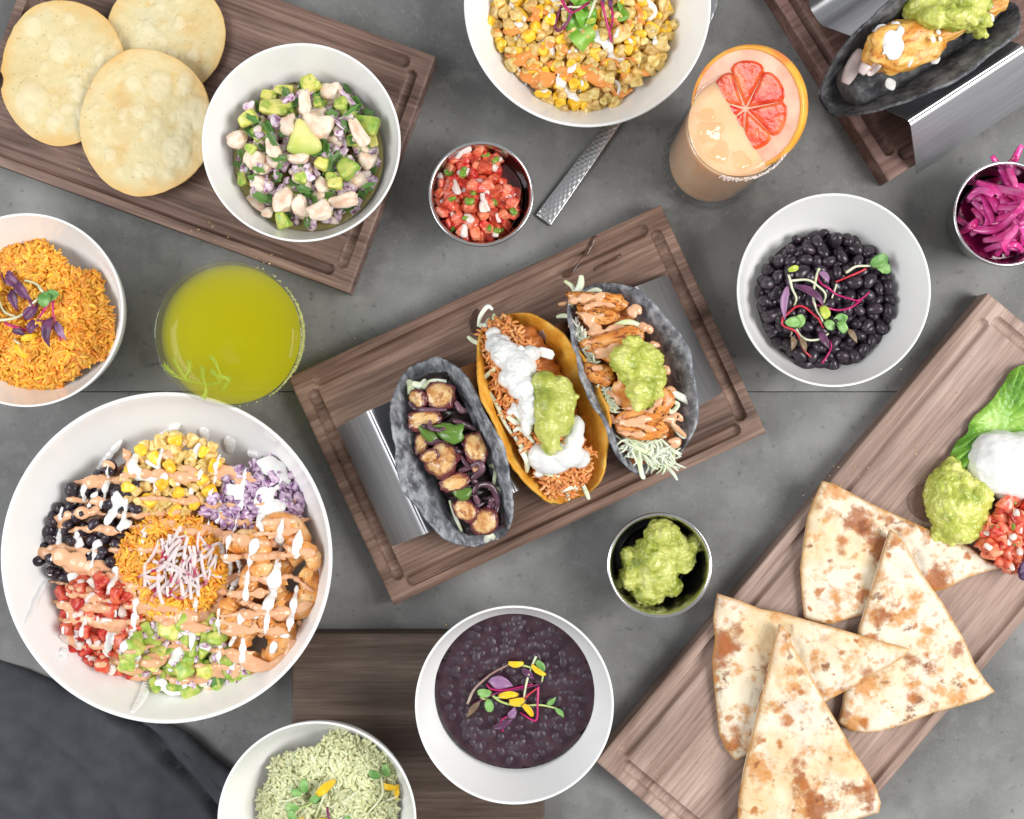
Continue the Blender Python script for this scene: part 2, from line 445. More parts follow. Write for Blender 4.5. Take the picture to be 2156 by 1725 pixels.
# ------------------------------------------------------------------ leaves and sprouts
def leaf_mesh(path, width, thick=1.6, cup=.25, shape=None):
    """blade along a path; shape(t)->half width factor"""
    path = np.asarray(path, float); n = len(path); T = np.gradient(path, axis=0); T /= np.linalg.norm(T, axis=1)[:, None] + 1e-9
    shape = shape or (lambda t: math.sin(math.pi * min(1, .04 + t * .96)) ** .7)
    cols = 5; V = []; F = []
    for lay in (0, 1):
        for i in range(n):
            s = np.cross((0, 0, 1.0), T[i]); s /= np.linalg.norm(s) + 1e-9; u = np.cross(T[i], s); w = width * max(.03, shape(i / (n - 1)))
            for k in range(cols):
                e = k / (cols - 1) * 2 - 1; V.append(path[i] + s * w * e + u * (cup * w * abs(e) + .12 * w * e * abs(e) * math.sin(i * 1.7 + k) + (thick / 2 if lay == 0 else -thick / 2) * (1 - .6 * abs(e))))
    m = n * cols
    for i in range(n - 1):
        for k in range(cols - 1):
            a, b, c, d = i * cols + k, i * cols + k + 1, (i + 1) * cols + k + 1, (i + 1) * cols + k
            F.append((a, b, c, d)); F.append((d + m, c + m, b + m, a + m))
    for i in range(n - 1):
        for k in (0, cols - 1):
            a, d = i * cols + k, (i + 1) * cols + k; F.append((a, d, d + m, a + m) if k == 0 else (d, a, a + m, d + m))
    for i in (0, n - 1):
        for k in range(cols - 1):
            a, b = i * cols + k, i * cols + k + 1; F.append((b, a, a + m, b + m) if i == 0 else (a, b, b + m, a + m))
    return np.array(V), F

STEMS = {}
def sprout(pile, Z, dish, pts, color, rad=2.2, leaves=(), lift=7.0, arch=6.0, label=None):
    """a microgreen: stem through zoom points plus leaves [(kind, x, y, angle(deg, print), length, halfwidth, colour)]"""
    P = [Z(*p) for p in pts] if pts else []
    base = pile.soft(4)
    ctr = P[0] if P else Z(leaves[0][1], leaves[0][2])
    x0, y0 = pile.P(*ctr); root = empty('microgreen_sprout', (x0, y0, base(x0, y0)))
    if P:
        tp = np.array([pile.P(*p) for p in P]); q = resample(np.c_[tp, np.zeros(len(tp))], 8 + 5 * len(tp))
        n = len(q); z = np.array([base(a[0], a[1]) for a in q]); kz = np.convolve(np.pad(z, 3, 'edge'), np.ones(7) / 7, 'valid')
        q[:, 2] = np.maximum(kz, z - 1) + lift * (.6 + .4 * np.sin(np.linspace(0, math.pi, n))) + arch * np.sin(np.linspace(0, math.pi, n)) * random.uniform(.4, 1)
        v, f = tube(q, np.linspace(rad * 1.1, rad * .8, n), 6); part_world('stem', v, f, MATS[color], root)
    for (kind, lx, ly, ang, ln, hw, lc) in leaves:
        px, py = Z(lx, ly); x, y = pile.P(px, py); a = -R_(ang); z = base(x, y) + lift + random.uniform(2, 7)
        d = np.array([math.cos(a), math.sin(a), 0]); s = np.array([-d[1], d[0], 0])
        t = np.linspace(-.5, .5, 9); curl = random.uniform(-.25, .25)
        pth = np.array([np.array([x, y, z]) + d * ln * k + s * ln * curl * (k * k * 2 - .2) + np.array([0, 0, 1]) * (ln * (.12 - .6 * k * k) * random.uniform(.5, 1.1)) for k in t])
        pth[:, 2] = np.maximum(pth[:, 2], [base(a_[0], a_[1]) + 2 for a_ in pth])
        sh = {'round': lambda t: (math.sin(math.pi * min(1, t * .93 + .05))) ** .5 * (1 if t < .75 else 1 - .25 * (t - .75) / .25),
              'long': lambda t: math.sin(math.pi * (t ** .8 * .97 + .02)) ** 1.15, 'petal': lambda t: math.sin(math.pi * min(1, .1 + t * .85)) ** .6}[kind]
        v, f = leaf_mesh(pth, hw * .88, .9, random.uniform(.2, .6), sh); part_world('leaf', v, f, MATS[lc], root)
    r, names = pile.c, ''
    dx, dy = x0 - r[0], y0 - r[1]
    if not label:
        spot = ('upper' if dy > 18 else 'lower' if dy < -18 else 'middle') + (' right' if dx > 18 else ' left' if dx < -18 else ' centre')
        num = ['no', 'one', 'two', 'three', 'four'][len(leaves)]; lcol = leaves[0][6].split('_')[1] + (' petal' if 'petal' in leaves[0][6] else ' leaf') if leaves else 'leaf'
        label = f"{color.replace('_', ' ')} microgreen with {num} {lcol}, {spot} of {dish}"
    tag(root, label, 'microgreen', 'microgreens on ' + dish); return root
# ================================================================== materials used all over
porcelain = M('white_porcelain', [(239, 239, 238), (241, 241, 240)], sc=20, rough=.2, spec=.5, coat=.15)
steel = M('stainless_steel', [(186, 186, 188), (204, 204, 206)], sc=60, rough=.2, metal=1)
brushed = M('brushed_steel', [(166, 166, 169), (180, 180, 183)], sc=16, rough=.4, metal=1, stretch=(22, 1, 22))
walnut_grey = woodmat('walnut_grey', (76, 57, 49), (115, 91, 81), (148, 123, 110))
walnut_warm = woodmat('walnut_warm', (76, 55, 45), (118, 92, 79), (152, 125, 110))
walnut_red = woodmat('walnut_red', (78, 56, 50), (112, 84, 76), (140, 112, 104))
walnut_pale = woodmat('walnut_pale', (120, 96, 85), (158, 133, 121), (187, 164, 152), rough=.6)
walnut_dark = woodmat('walnut_dark', (62, 50, 42), (86, 71, 61), (108, 92, 81))
stone = M('grey_stone', [(94, 94, 93), (116, 116, 115), (144, 144, 141)], sc=11, det=12, rough=.62, bump=.35, bsc=900, bdist=.8, spec=.3, lo=.25, hi=.75,
          second=[(130, 4, .60, .72, (76, 76, 75), .5), (420, 2, .55, .75, (138, 139, 138), .45), (46, 8, .50, .64, (140, 140, 138), .3), (34, 9, .54, .68, (88, 88, 87), .3)],
          vor=[(70, .02, .12, (66, 66, 65), .55)])
dark_gap = M('dark_joint', [(84, 84, 82)], rough=.8)

# ================================================================== table: two stone slabs with an open joint
def box(x0, x1, y0, y1, z0, z1, bev=1.2):
    bm = bmesh.new(); bmesh.ops.create_cube(bm, size=1)
    for v in bm.verts: v.co = ((x0 + x1) / 2 + v.co.x * (x1 - x0), (y0 + y1) / 2 + v.co.y * (y1 - y0), (z0 + z1) / 2 + v.co.z * (z1 - z0))
    bmesh.ops.bevel(bm, geom=list(bm.edges), offset=bev, segments=2, affect='EDGES')
    V = np.array([v.co[:] for v in bm.verts]); F = [tuple(v.index for v in f.verts) for f in bm.faces]; bm.free(); return V, F
seam = W(0, 825)[1]
v, f = box(-1500, 1500, -1300, 1300, -70, -14)
table = obj('table_top', mesh('table_top', v, f, dark_gap, False)); tag(table, kind='structure')
v, f = box(-1500, 1500, seam + .8, 1300, -14, 0, 1.0); obj('slab', mesh('slab', v, f, stone, False), parent=table)
v, f = box(-1500, 1500, -1300, seam - .8, -14, -.3, 1.0); obj('slab', mesh('slab', v, f, stone, False), parent=table)

# ================================================================== serving boards
BT = 52.0     # board thickness
def board_mesh(name, LX, LY, mat, grooves=True, T=BT):
    """slab with eased edges and four separate rounded juice grooves"""
    def lines(L_):
        h = L_ / 2; a = np.concatenate([[0, 1.5, 4], np.arange(8, 66, 2.6)]); b = np.linspace(70, h, 26)
        p = np.concatenate([a, b]); return np.concatenate([-h + p, (h - p[:-1])[::-1]])
    xs, ys = lines(LX), lines(LY); nx, ny = len(xs), len(ys); X, Y = np.meshgrid(xs, ys)
    d = np.minimum(LX / 2 - np.abs(X), LY / 2 - np.abs(Y)); Z = np.full(X.shape, T)
    Z -= np.where(d < 4, 2.2 * (1 - d / 4) ** 2, 0)
    if grooves:
        gw, dep = 12.5, 11.0
        def cap(ax, ay, bx, by):
            vx, vy = bx - ax, by - ay; t = np.clip(((X - ax) * vx + (Y - ay) * vy) / (vx * vx + vy * vy), 0, 1)
            return np.hypot(X - ax - t * vx, Y - ay - t * vy)
        hx, hy = LX / 2 - 34, LY / 2 - 32; e = 24
        D = np.minimum.reduce([cap(-hx + e, hy, hx - e, hy), cap(-hx + e, -hy, hx - e, -hy), cap(hx, -hy + e, hx, hy - e), cap(-hx, -hy + e, -hx, hy - e)])
        t = np.clip(1 - D / gw, 0, 1); Z -= dep * np.sqrt(np.clip(1 - (1 - np.clip(t * 1.25, 0, 1)) ** 2, 0, 1))
    V = np.stack([X.ravel(), Y.ravel(), Z.ravel()], 1); F = []
    for j in range(ny - 1):
        for i in range(nx - 1): a = j * nx + i; F.append((a, a + 1, a + nx + 1, a + nx))
    ring = [i for i in range(nx)] + [j * nx + nx - 1 for j in range(1, ny)] + [(ny - 1) * nx + i for i in range(nx - 2, -1, -1)] + [j * nx for j in range(ny - 2, 0, -1)]
    b = len(V); low = V[ring].copy(); low[:, 2] = 1.5; low2 = low.copy(); low2[:, 2] = 0; low2[:, :2] *= (1 - 4 / LX)
    V = np.concatenate([V, low, low2]); n = len(ring)
    for i in range(n):
        i2 = (i + 1) % n; F.append((ring[i2], ring[i], b + i, b + i2)); F.append((b + i2, b + i, b + n + i, b + n + i2))
    F.append(tuple(b + n + i for i in range(n))[::-1])
    me = mesh(name, V, F, mat, True); 
    try: me.set_sharp_from_angle(angle=R_(40))
    except Exception: pass
    return me
def board(me, px, py, rot, label):
    c = W(px, py, BT); return tag(obj('serving_board', me, (c[0], c[1], 0), (0, 0, R_(rot))), label, 'serving board', 'wooden serving boards')
board(board_mesh('serving_board', 850, 518, walnut_grey), 417, 219, -20, 'greyish walnut board with juice grooves under the tostadas and the ceviche bowl')
board(board_mesh('serving_board', 845, 516, walnut_warm), 1110, 853, 24.9, 'walnut board with juice grooves carrying the three tacos in their steel rack')
board(board_mesh('serving_board', 850, 518, walnut_red), 2100, -74, 32, 'reddish walnut board under the single fish taco and its steel rack')
board(board_mesh('serving_board', 1257, 488, walnut_pale), 1859.5, 1271, 50.1, 'long pale wooden board under the quesadilla wedges and lettuce')
board(board_mesh('serving_board', 520, 850, walnut_dark, False), 880.5, 1770, 0, 'plain dark walnut board without grooves under the bean soup bowl')

# wet patches on the boards
wet = M('wet_wood', [(64, 40, 28), (80, 54, 40)], sc=200, rough=.3, spec=.5)
wetp = M('wet_wood_pale', [(104, 76, 66), (118, 90, 80)], sc=200, rough=.45, spec=.4)
def stain(name, pts, zb, mat, label, z=None):
    p = np.array([W(a, b, BT)[:2] for a, b in pts]); p = curvy([(*q, 0) for q in p], 26)
    V, F, P, d = sheet(p, 4, lambda P, d: zb + .25 + 0 * d, lambda d: np.full(len(d), .1))
    return tag(part_world(name, V, F, mat, None), label, 'spill', 'spilt juice')
stain('juice_spill', [(1246, 500), (1256, 500), (1240, 535), (1225, 545), (1205, 580), (1184, 584), (1186, 572), (1210, 560), (1230, 530)], BT, wet, 'dark wet juice streak on the walnut board above the shrimp taco')
stain('juice_spill', [(1306, 535), (1302, 545), (1270, 560), (1250, 572), (1252, 563), (1280, 548)], BT, wet, 'thin wet juice streak on the walnut board beside the longer streak')
stain('juice_spill', [(992, 664), (1006, 650), (1012, 690), (1000, 702), (986, 690)], BT, wet, 'dark wet spot by the upper end of the yellow taco')
stain('juice_spill', [(1912, 1040), (1950, 1015), (1985, 1030), (1985, 1090), (1950, 1100), (1915, 1075)], BT, wetp, 'brown wet patch on the pale board beside the guacamole mound')

# ================================================================== bowls
def bowl_mesh(R=190.0, Ht=150.0, foot=78, wide=False, prof=None):
    k = R / 190
    if prof is None:
        inner = [(0, 14), (60, 15), (95, 18), (128, 30), (150, 52), (165, 82), (177, 116), (185.5, 145)]
        outer = [(190.5, 146), (183, 112), (170, 76), (152, 42), (128, 20), (100, 11)]
        lip = [(186.6, 149.4), (188.6, 150.6), (190.4, 149)]
        s = Ht / 150
        inner = [(a * k, b * s) for a, b in inner]; outer = [(a * k, b * s) for a, b in outer]; lip = [(a * k, b * s) for a, b in lip]
    else: inner, lip, outer = prof
    p = smoothprof(inner, 22) + lip + smoothprof(outer, 16) + [(foot * k + 4, 8), (foot * k + 2, 0.2), (foot * k - 5, 0), (foot * k - 8, 5), (.01, 6)]
    v, f = lathe(p, 112); f = [q[::-1] for q in f]
    return mesh('bowl', v, f, porcelain)
BOWL = bowl_mesh()
def bowl(px, py, z0, label, me=BOWL, Ht=150.0, name='bowl'):
    c = W(px, py, z0 + Ht); return tag(obj(name, me, (c[0], c[1], z0 + .3)), label, 'bowl', 'white porcelain bowls')
bowl(634, 300, BT, 'white porcelain bowl of shrimp and avocado ceviche on the walnut board')
bowl(1756, 611, 0, 'white porcelain bowl of whole black beans with sprouts')
bowl(55, 653, 0, 'white porcelain bowl of orange rice')
bowl(667, 1729, BT, 'white porcelain bowl of pale green rice')
bowl(1083, 1485, BT, 'white porcelain bowl of black bean soup')
# wide corn bowl and the big bowl
s_ = 1.0
corn_prof = ([(0, 14), (90, 15), (140, 19), (172, 34), (196, 62), (218, 96), (238, 126)], [(240.5, 130), (243, 131), (245, 129)], [(245, 126), (226, 92), (204, 56), (176, 24), (130, 11)])
corn_bowl_me = bowl_mesh(prof=corn_prof, foot=100)
bowl(1237, 7, 0, 'wide white bowl of street corn with a spoon tucked under it', corn_bowl_me, 131)
big_prof = ([(0, 16), (150, 17), (205, 24), (245, 46), (275, 82), (298, 122), (315, 164)], [(317, 168.5), (320, 170), (322.6, 168)], [(322.6, 164), (306, 118), (284, 76), (252, 36), (200, 14)])
big_me = bowl_mesh(prof=big_prof, foot=150)
bowl(350, 1175, 0, 'largest white bowl filled with shrimp, beans, corn, rice and avocado', big_me, 170)

# ================================================================== steel ramekins
def ramekin_mesh():
    p = smoothprof([(0, 5), (50, 5), (70, 9), (78, 30), (88, 70), (97, 108)], 16) + [(99, 112), (102, 114.5), (105, 113.5), (106, 110), (104, 107.5), (101.5, 106)] + smoothprof([(100, 100), (91, 66), (82, 28), (74, 2)], 8) + [(70, 0), (.01, .5)]
    v, f = lathe(p, 96); return mesh('sauce_cup', v, [q[::-1] for q in f], steel)
RAM = ramekin_mesh()
def ramekin(px, py, label):
    c = W(px, py, 114); tag(obj('sauce_cup', RAM, (c[0], c[1], .3)), label, 'sauce cup', 'stainless steel sauce cups')
ramekin(1013, 408, 'stainless steel sauce cup filled with red tomato salsa')
ramekin(1389, 1191, 'stainless steel sauce cup filled with guacamole')
ramekin(2119, 450, 'stainless steel sauce cup of pink pickled onions at the picture edge')

# ================================================================== spoon under the corn bowl
a = W(1143, 464, 6)[:2]; b = W(1489, -10, 6)[:2]; dr = (b - a) / np.linalg.norm(b - a); sd = np.array([-dr[1], dr[0]])
spoon = empty('spoon', (*a, 0)); tag(spoon, 'steel spoon with hammered handle lying under the corn bowl', 'spoon')
nl, nw = 150, 19; V = []; F = []; Lh = 400.0; rowh = 8.6
for lay in (0, 1):
    for i in range(nl):
        t = i / (nl - 1) * Lh; hw = 19.5 - 6.5 * min(1, t / 260) - 3 * max(0, (t - 260) / 140)
        for j in range(nw):
            e = j / (nw - 1) * 2 - 1; w = e * hw
            row = round(t / rowh); off = (row % 2) * 5.0; cj = round((w - off) / 10.0) * 10.0 + off; dd = math.hypot((t - row * rowh), w - cj)
            dim = -1.0 * max(0, 1 - (dd / 5.4) ** 2) if lay == 0 and abs(e) < .93 and t < 390 else 0
            z = (9.5 - 2.0 * e * e + 2.5 * math.sin(t / Lh * 3) + dim) if lay == 0 else 1.5 + 2.2 * math.sin(t / Lh * 3)
            p = a + dr * t + sd * w; V.append((p[0], p[1], z))
m_ = nl * nw
for i in range(nl - 1):
    for j in range(nw - 1): q = i * nw + j; F.append((q, q + nw, q + nw + 1, q + 1)); F.append((q + 1 + m_, q + nw + 1 + m_, q + nw + m_, q + m_))
    for j in (0, nw - 1): q = i * nw + j; F.append((q, q + nw, q + nw + m_, q + m_) if j else (q + nw, q, q + m_, q + nw + m_))
F.append(tuple(range(nw)) + tuple(m_ + j for j in range(nw - 1, -1, -1)))
part_world('handle', V, F, M('hammered_steel', [(176, 176, 178), (190, 190, 192)], sc=60, rough=.32, metal=1), spoon)
hc = a + dr * 505; ov = [hc + dr * 118 * math.cos(q) + sd * 44 * math.sin(q) * (1 - .18 * math.cos(q)) for q in np.linspace(0, 2 * math.pi, 48, endpoint=False)]
V, F, P, d = sheet(ov, 7, lambda P, d: 12 - 9 * np.clip(d / 40, 0, 1) ** .6, lambda d: np.full(len(d), 2.0)); part_world('head', V, F, steel, spoon)

# ================================================================== napkin
cloth = M('charcoal_cloth', [(58, 60, 64), (70, 72, 76)], sc=50, rough=.95, bump=.5, bsc=1500, bdist=.8, spec=.15)
nap = [(-120, 1340), (0, 1390), (60, 1408), (110, 1430), (200, 1470), (271, 1513), (305, 1519), (345, 1524), (393, 1546), (433, 1582), (478, 1618), (545, 1668), (560, 1760), (480, 1830), (-120, 1830)]
nap_t = np.array([W(p, q)[:2] for p, q in nap])
def ridge(P, pts, h, w, side=0.0):
    pl = resample([(*W(p, q)[:2], 0) for p, q in pts], 40)[:, :2]; d = np.full(len(P), 1e9); sg = np.zeros(len(P))
    for i in range(len(pl) - 1):
        aa = pl[i]; ab = pl[i + 1] - aa; t = np.clip(((P - aa) @ ab) / (ab @ ab), 0, 1); r = P - (aa + t[:, None] * ab); dd = np.linalg.norm(r, axis=1)
        s = np.sign(ab[0] * r[:, 1] - ab[1] * r[:, 0]); m = dd < d; d = np.where(m, dd, d); sg = np.where(m, s, sg)
    ww = np.where(sg > 0, w * (1 + side), w * (1 - side)); return h * np.exp(-(d / ww) ** 2)
def naptop(P, d):
    z = 5 + 3.0 * np.array([nse((x, y, 0), .012, 3) for x, y in P])
    z += ridge(P, [(380, 1560), (430, 1610), (500, 1690), (530, 1780)], 30, 22, .0)
    z += ridge(P, [(262, 1512), (330, 1565), (352, 1600), (420, 1650), (470, 1740)], 32, 30, -.6)
    z -= ridge(P, [(318, 1532), (342, 1575), (398, 1618), (462, 1700)], 13, 12)
    z += ridge(P, [(0, 1480), (120, 1540), (240, 1660), (300, 1800)], 17, 38, .4) + ridge(P, [(-40, 1600), (100, 1650), (180, 1780)], 15, 34, -.3) + ridge(P, [(60, 1420), (200, 1500), (290, 1600)], 9, 26)
    return np.maximum(z, 2.4 + 0 * z) * np.clip(.45 + d / 14, 0, 1)
V, F, P, d = sheet(nap_t, 8, naptop, lambda d: np.full(len(d), 2.2))
napkin = empty('napkin', (*nap_t.mean(0), 0)); tag(napkin, 'charcoal cloth napkin folded under the edge of the largest bowl', 'napkin')
part_world('cloth', V, F, cloth, napkin)
fo = curvy([(*W(p, q, 20)[:2], 0) for p, q in [(285, 1512), (345, 1521), (393, 1543), (433, 1580), (480, 1618), (545, 1668), (552, 1730), (500, 1752), (462, 1700), (402, 1628), (368, 1592), (345, 1560), (318, 1534)]], 60)
V, F, P, d = sheet(fo, 5, lambda P, d: 19 + 15 * np.sqrt(np.clip(1 - (1 - np.clip(d / 22, 0, 1)) ** 2, 0, 1)) + 1.5 * np.array([nse((x, y, 0), .03, 6) for x, y in P]), lambda d: 3 + 12 * np.clip(d / 20, 0, 1)); part_world('fold', V, F, cloth, napkin)

# ================================================================== taco racks
def rack(prof, length, loc, rz, label):
    """bent steel sheet: profile (x, z) extruded along y"""
    p = np.array(prof, float); T = np.gradient(p, axis=0); T /= np.linalg.norm(T, axis=1)[:, None]; nrm = np.stack([-T[:, 1], T[:, 0]], 1)
    a_, b_ = p + nrm * 1.2, p - nrm * 1.2; lp = np.concatenate([a_, b_[::-1]]); n = len(lp); ys = np.linspace(-length / 2, length / 2, 4)
    V = [(x, y, z) for y in ys for x, z in lp]; F = []
    for j in range(len(ys) - 1):
        for i in range(n): i2 = (i + 1) % n; F.append((j * n + i, j * n + i2, (j + 1) * n + i2, (j + 1) * n + i))
    h = n // 2
    for j in (0, len(ys) - 1):
        for i in range(h - 1): q = (j * n + i, j * n + i + 1, j * n + n - 2 - i, j * n + n - 1 - i); F.append(q[::-1] if j else q)
    me = mesh('taco_rack', V, F, brushed, True)
    try: me.set_sharp_from_angle(angle=R_(30))
    except Exception: pass
    return tag(obj('taco_rack', me, loc, (0, 0, rz)), label, 'taco rack', 'bent steel taco racks')
def zigzag(n, pitch, hgt, foot, top=9):
    """n valleys; feet slope to the board at both ends"""
    pts = []; x = -n * pitch / 2
    def corner(px, pz, s):   # small flat-topped fold
        return [(px - top, pz - 3.5), (px - top * .6, pz - .8), (px - top * .3, pz), (px, pz - .9), (px + top * .3, pz), (px + top * .6, pz - .8), (px + top, pz - 3.5)]
    pts.append((x - foot, 1.6))
    for k in range(n + 1):
        pts += corner(x, hgt, 1)
        if k < n:
            m = x + pitch / 2; pts += [(m - 26, 9), (m - 16, 3), (m - 6, 1.6), (m + 6, 1.6), (m + 16, 3), (m + 26, 9)]
        x += pitch
    pts.append((x - pitch + foot, 1.6)); return pts
RC = W(1116, 864, 100)
rack(zigzag(3, 192, 84, 86), 268, (RC[0], RC[1], BT + .8), R_(24.9), 'brushed steel wave rack holding the three tacos on the middle board')
# ================================================================== food materials
bean_m = M('black_bean_skin', [(34, 27, 34), (48, 38, 48), (66, 52, 62)], sc=1.6, rough=.26, rnd=.35, bump=.15, bsc=3, bdist=2.4)
beanfill_m = M('bean_filler', [(22, 17, 20), (34, 25, 29)], sc=120, rough=.35)  # dark colour of the filler heap under the beans
soup_m = M('bean_soup', [(46, 27, 36), (57, 36, 45), (68, 46, 54)], sc=110, det=5, rough=.1, bump=.35, bsc=160, bdist=2.5, spec=.45, lo=.35, hi=.65)
soupbean_m = M('soup_bean', [(50, 36, 45), (66, 51, 62)], sc=1.5, rough=.42, rnd=.12)
rice_o = M('orange_rice', [(244, 160, 42), (250, 188, 76)], sc=2, rough=.38, rnd=.3, isl=True, sss=.25, sr=.002)
rice_g = M('green_rice', [(206, 208, 158), (224, 224, 184)], sc=2, rough=.42, rnd=.16, isl=True, sss=.25, sr=.002)
avo_m = M('avocado_flesh', [(196, 196, 84), (218, 212, 116), (226, 218, 132)], sc=1.0, rough=.36, rnd=.1, sss=.2, sr=.002, bump=.2, bsc=4, bdist=2.0,
          second=[(.9, 2, .5, .68, (140, 172, 60), .8)])
avo_g = M('avocado_green', [(122, 162, 56), (166, 188, 82), (206, 206, 112)], sc=.9, rough=.36, rnd=.12, sss=.2, sr=.002)
shrimp_m = M('poached_shrimp', [(238, 226, 208), (236, 217, 197), (234, 192, 164)], sc=1.3, rough=.34, rnd=.06, sss=.4, sr=.003, bump=.3, bsc=4, bdist=2.8,
             second=[(1.1, 3, .62, .76, (232, 140, 92), .55)])
onion_r = M('red_onion', [(228, 214, 220), (206, 178, 200), (126, 66, 110)], sc=.9, rough=.32, rnd=.15, sss=.25, sr=.002, lo=.4, hi=.66)
onion_w = M('white_onion', [(232, 220, 212), (216, 196, 188)], sc=1.5, rough=.3, rnd=.1, sss=.35, sr=.003)
tomato_m = M('tomato_flesh', [(176, 44, 32), (204, 74, 52), (222, 120, 88)], sc=.9, rough=.16, rnd=.16, sss=.25, sr=.003, bump=.2, bsc=4, bdist=2.4)
tomato_p = M('tomato_pale', [(222, 92, 66), (232, 128, 98), (238, 160, 128)], sc=1.0, rough=.26, rnd=.12, sss=.25, sr=.003)
jal_m = M('green_chilli', [(84, 122, 34), (130, 156, 50)], sc=1.2, rough=.3, rnd=.2)
cil_m = M('cilantro_leaf', [(52, 92, 40), (86, 128, 56), (116, 156, 80)], sc=90, rough=.45, rnd=.25)
broth_m = M('ceviche_broth', [(168, 152, 78), (186, 172, 102)], sc=60, rough=.1, spec=.6, sss=.3, sr=.004)
juice_m = M('tomato_juice', [(96, 24, 22), (124, 34, 28)], sc=90, rough=.12, spec=.6)
corn_y = M('corn_yellow', [(236, 176, 26), (246, 198, 48), (250, 214, 90)], sc=.9, rough=.26, rnd=.12, sss=.25, sr=.002)
corn_t = M('corn_roasted', [(194, 154, 82), (224, 190, 116), (234, 214, 154)], sc=.9, rough=.32, rnd=.18, sss=.2, sr=.002)
cornfill_m = M('corn_base', [(176, 122, 56), (206, 152, 78)], sc=130, rough=.4)
chip_sauce = M('orange_sauce', [(222, 138, 62), (232, 158, 86)], sc=90, rough=.18, sss=.15, sr=.003)
peach_sauce = M('peach_sauce', [(218, 164, 124), (226, 178, 140)], sc=90, rough=.18, sss=.2, sr=.003)
crema = M('white_crema', [(224, 223, 221), (231, 230, 228)], sc=90, rough=.16, sss=.25, sr=.003)
sourcream_m = M('sour_cream', [(212, 212, 210), (224, 224, 222)], sc=70, rough=.3, sss=.3, sr=.003, bump=.3, bsc=260, bdist=1.5)
guac_m = M('guacamole_paste', [(128, 140, 48), (160, 168, 70), (186, 190, 96), (202, 204, 124)], sc=75, det=6, rough=.28, sss=.12, sr=.002, bump=.7, bsc=330, bdist=2.5, lo=.32, hi=.66, vor=[(120, .12, .34, (212, 210, 138), .75), (170, .06, .17, (98, 122, 44), .7), (200, .05, .14, (226, 222, 190), .7)])
guac_y = M('guacamole_bright', [(138, 154, 52), (170, 178, 74), (194, 198, 98), (210, 210, 126)], sc=75, det=6, rough=.26, sss=.12, sr=.002, bump=.7, bsc=330, bdist=2.5, lo=.32, hi=.66, vor=[(110, .12, .34, (220, 216, 144), .75), (170, .06, .17, (106, 132, 48), .7), (200, .05, .14, (230, 226, 196), .7)])
pink_m = M('pickled_onion', [(190, 28, 112), (216, 62, 146), (232, 120, 180)], sc=70, det=3, rough=.2, rnd=.14, sss=.35, sr=.003)
pinkfill_m = M('pickle_brine', [(120, 10, 62), (150, 20, 84)], sc=90, rough=.12)
lettuce_m = M('lettuce', [(84, 140, 32), (120, 172, 54), (168, 202, 104)], sc=38, rough=.38, rnd=.1, sss=.15, sr=.002, bump=.3, bsc=160, bdist=2)
cabbage_m = M('shredded_cabbage', [(230, 232, 222), (222, 228, 202), (206, 216, 164)], sc=50, rough=.34, rnd=.12, sss=.3, sr=.002)
redcab_m = M('red_cabbage', [(222, 204, 218), (182, 152, 184), (112, 66, 112)], sc=.8, rough=.32, rnd=.2, lo=.38, hi=.66)
shrimp_o = M('spiced_shrimp', [(210, 126, 52), (226, 162, 90), (238, 206, 154)], sc=75, rough=.24, sss=.2, sr=.003, bump=.4, bsc=300, bdist=2, second=[(150, 4, .54, .66, (160, 78, 26), .8)])
radish_m = M('radish_stick', [(232, 222, 220), (224, 208, 208)], sc=40, rough=.36, rnd=.05, sss=.25, sr=.002, attrs=[('tip', (176, 30, 78))])
# sprout colours
M('white_stemmed', [(220, 224, 200), (206, 212, 172)], sc=60, rough=.35, sss=.2)
M('magenta_stemmed', [(170, 20, 92), (196, 40, 116)], sc=60, rough=.32)
M('red_stemmed', [(188, 34, 58), (206, 60, 70)], sc=60, rough=.32)
M('purple_stemmed', [(96, 36, 72), (128, 44, 92)], sc=60, rough=.35)
M('brown_stemmed', [(150, 120, 112), (186, 168, 150)], sc=60, rough=.35)
M('pale_green', [(176, 196, 110), (196, 210, 140)], sc=60, rough=.35)
M('leaf_green', [(84, 136, 62), (122, 168, 92), (150, 190, 116)], sc=110, rough=.42)
M('leaf_purple', [(62, 30, 58), (92, 44, 82), (116, 62, 104)], sc=90, rough=.42)
M('leaf_lilac', [(130, 90, 130), (158, 118, 154)], sc=90, rough=.4)
M('leaf_brown', [(104, 84, 62), (132, 112, 84)], sc=90, rough=.45)
M('petal_yellow', [(226, 176, 14), (242, 202, 36)], sc=90, rough=.4)
M('leaf_lime', [(156, 176, 50), (186, 200, 84)], sc=90, rough=.4)

# ================================================================== shared piece shapes
BEANS = variants('black_bean', 6, bean_m, n=2.2, amp=.06, freq=1.2, sub=2, bend=.22)
SBEAN = variants('soup_bean', 4, soupbean_m, n=2.2, amp=.05, freq=1.2, sub=2, bend=.15)
AVO = variants('avocado_chunk', 6, avo_m, n=6.0, amp=.12, freq=1.0, sub=3, taper=.2)
AVOG = variants('avocado_chunk', 5, avo_g, n=5.5, amp=.13, freq=1.0, sub=3, taper=.28)
SHR = variants('shrimp_chunk', 8, shrimp_m, n=4.0, amp=.3, freq=1.1, sub=3, taper=.2, bend=.2)
ONR = variants('red_onion_dice', 8, onion_r, n=7, amp=.2, freq=1.1, sub=3, taper=.25, bend=.25)
ONW = variants('white_onion_dice', 5, onion_w, n=4.5, amp=.2, freq=1.2, sub=2, taper=.2, bend=.15)
TOM = variants('tomato_dice', 8, tomato_m, n=8.0, amp=.17, freq=1.0, sub=3, taper=.22, bend=.1)
TOMP = variants('tomato_dice', 6, tomato_p, n=8.0, amp=.16, freq=1.0, sub=3, taper=.22, bend=.1)
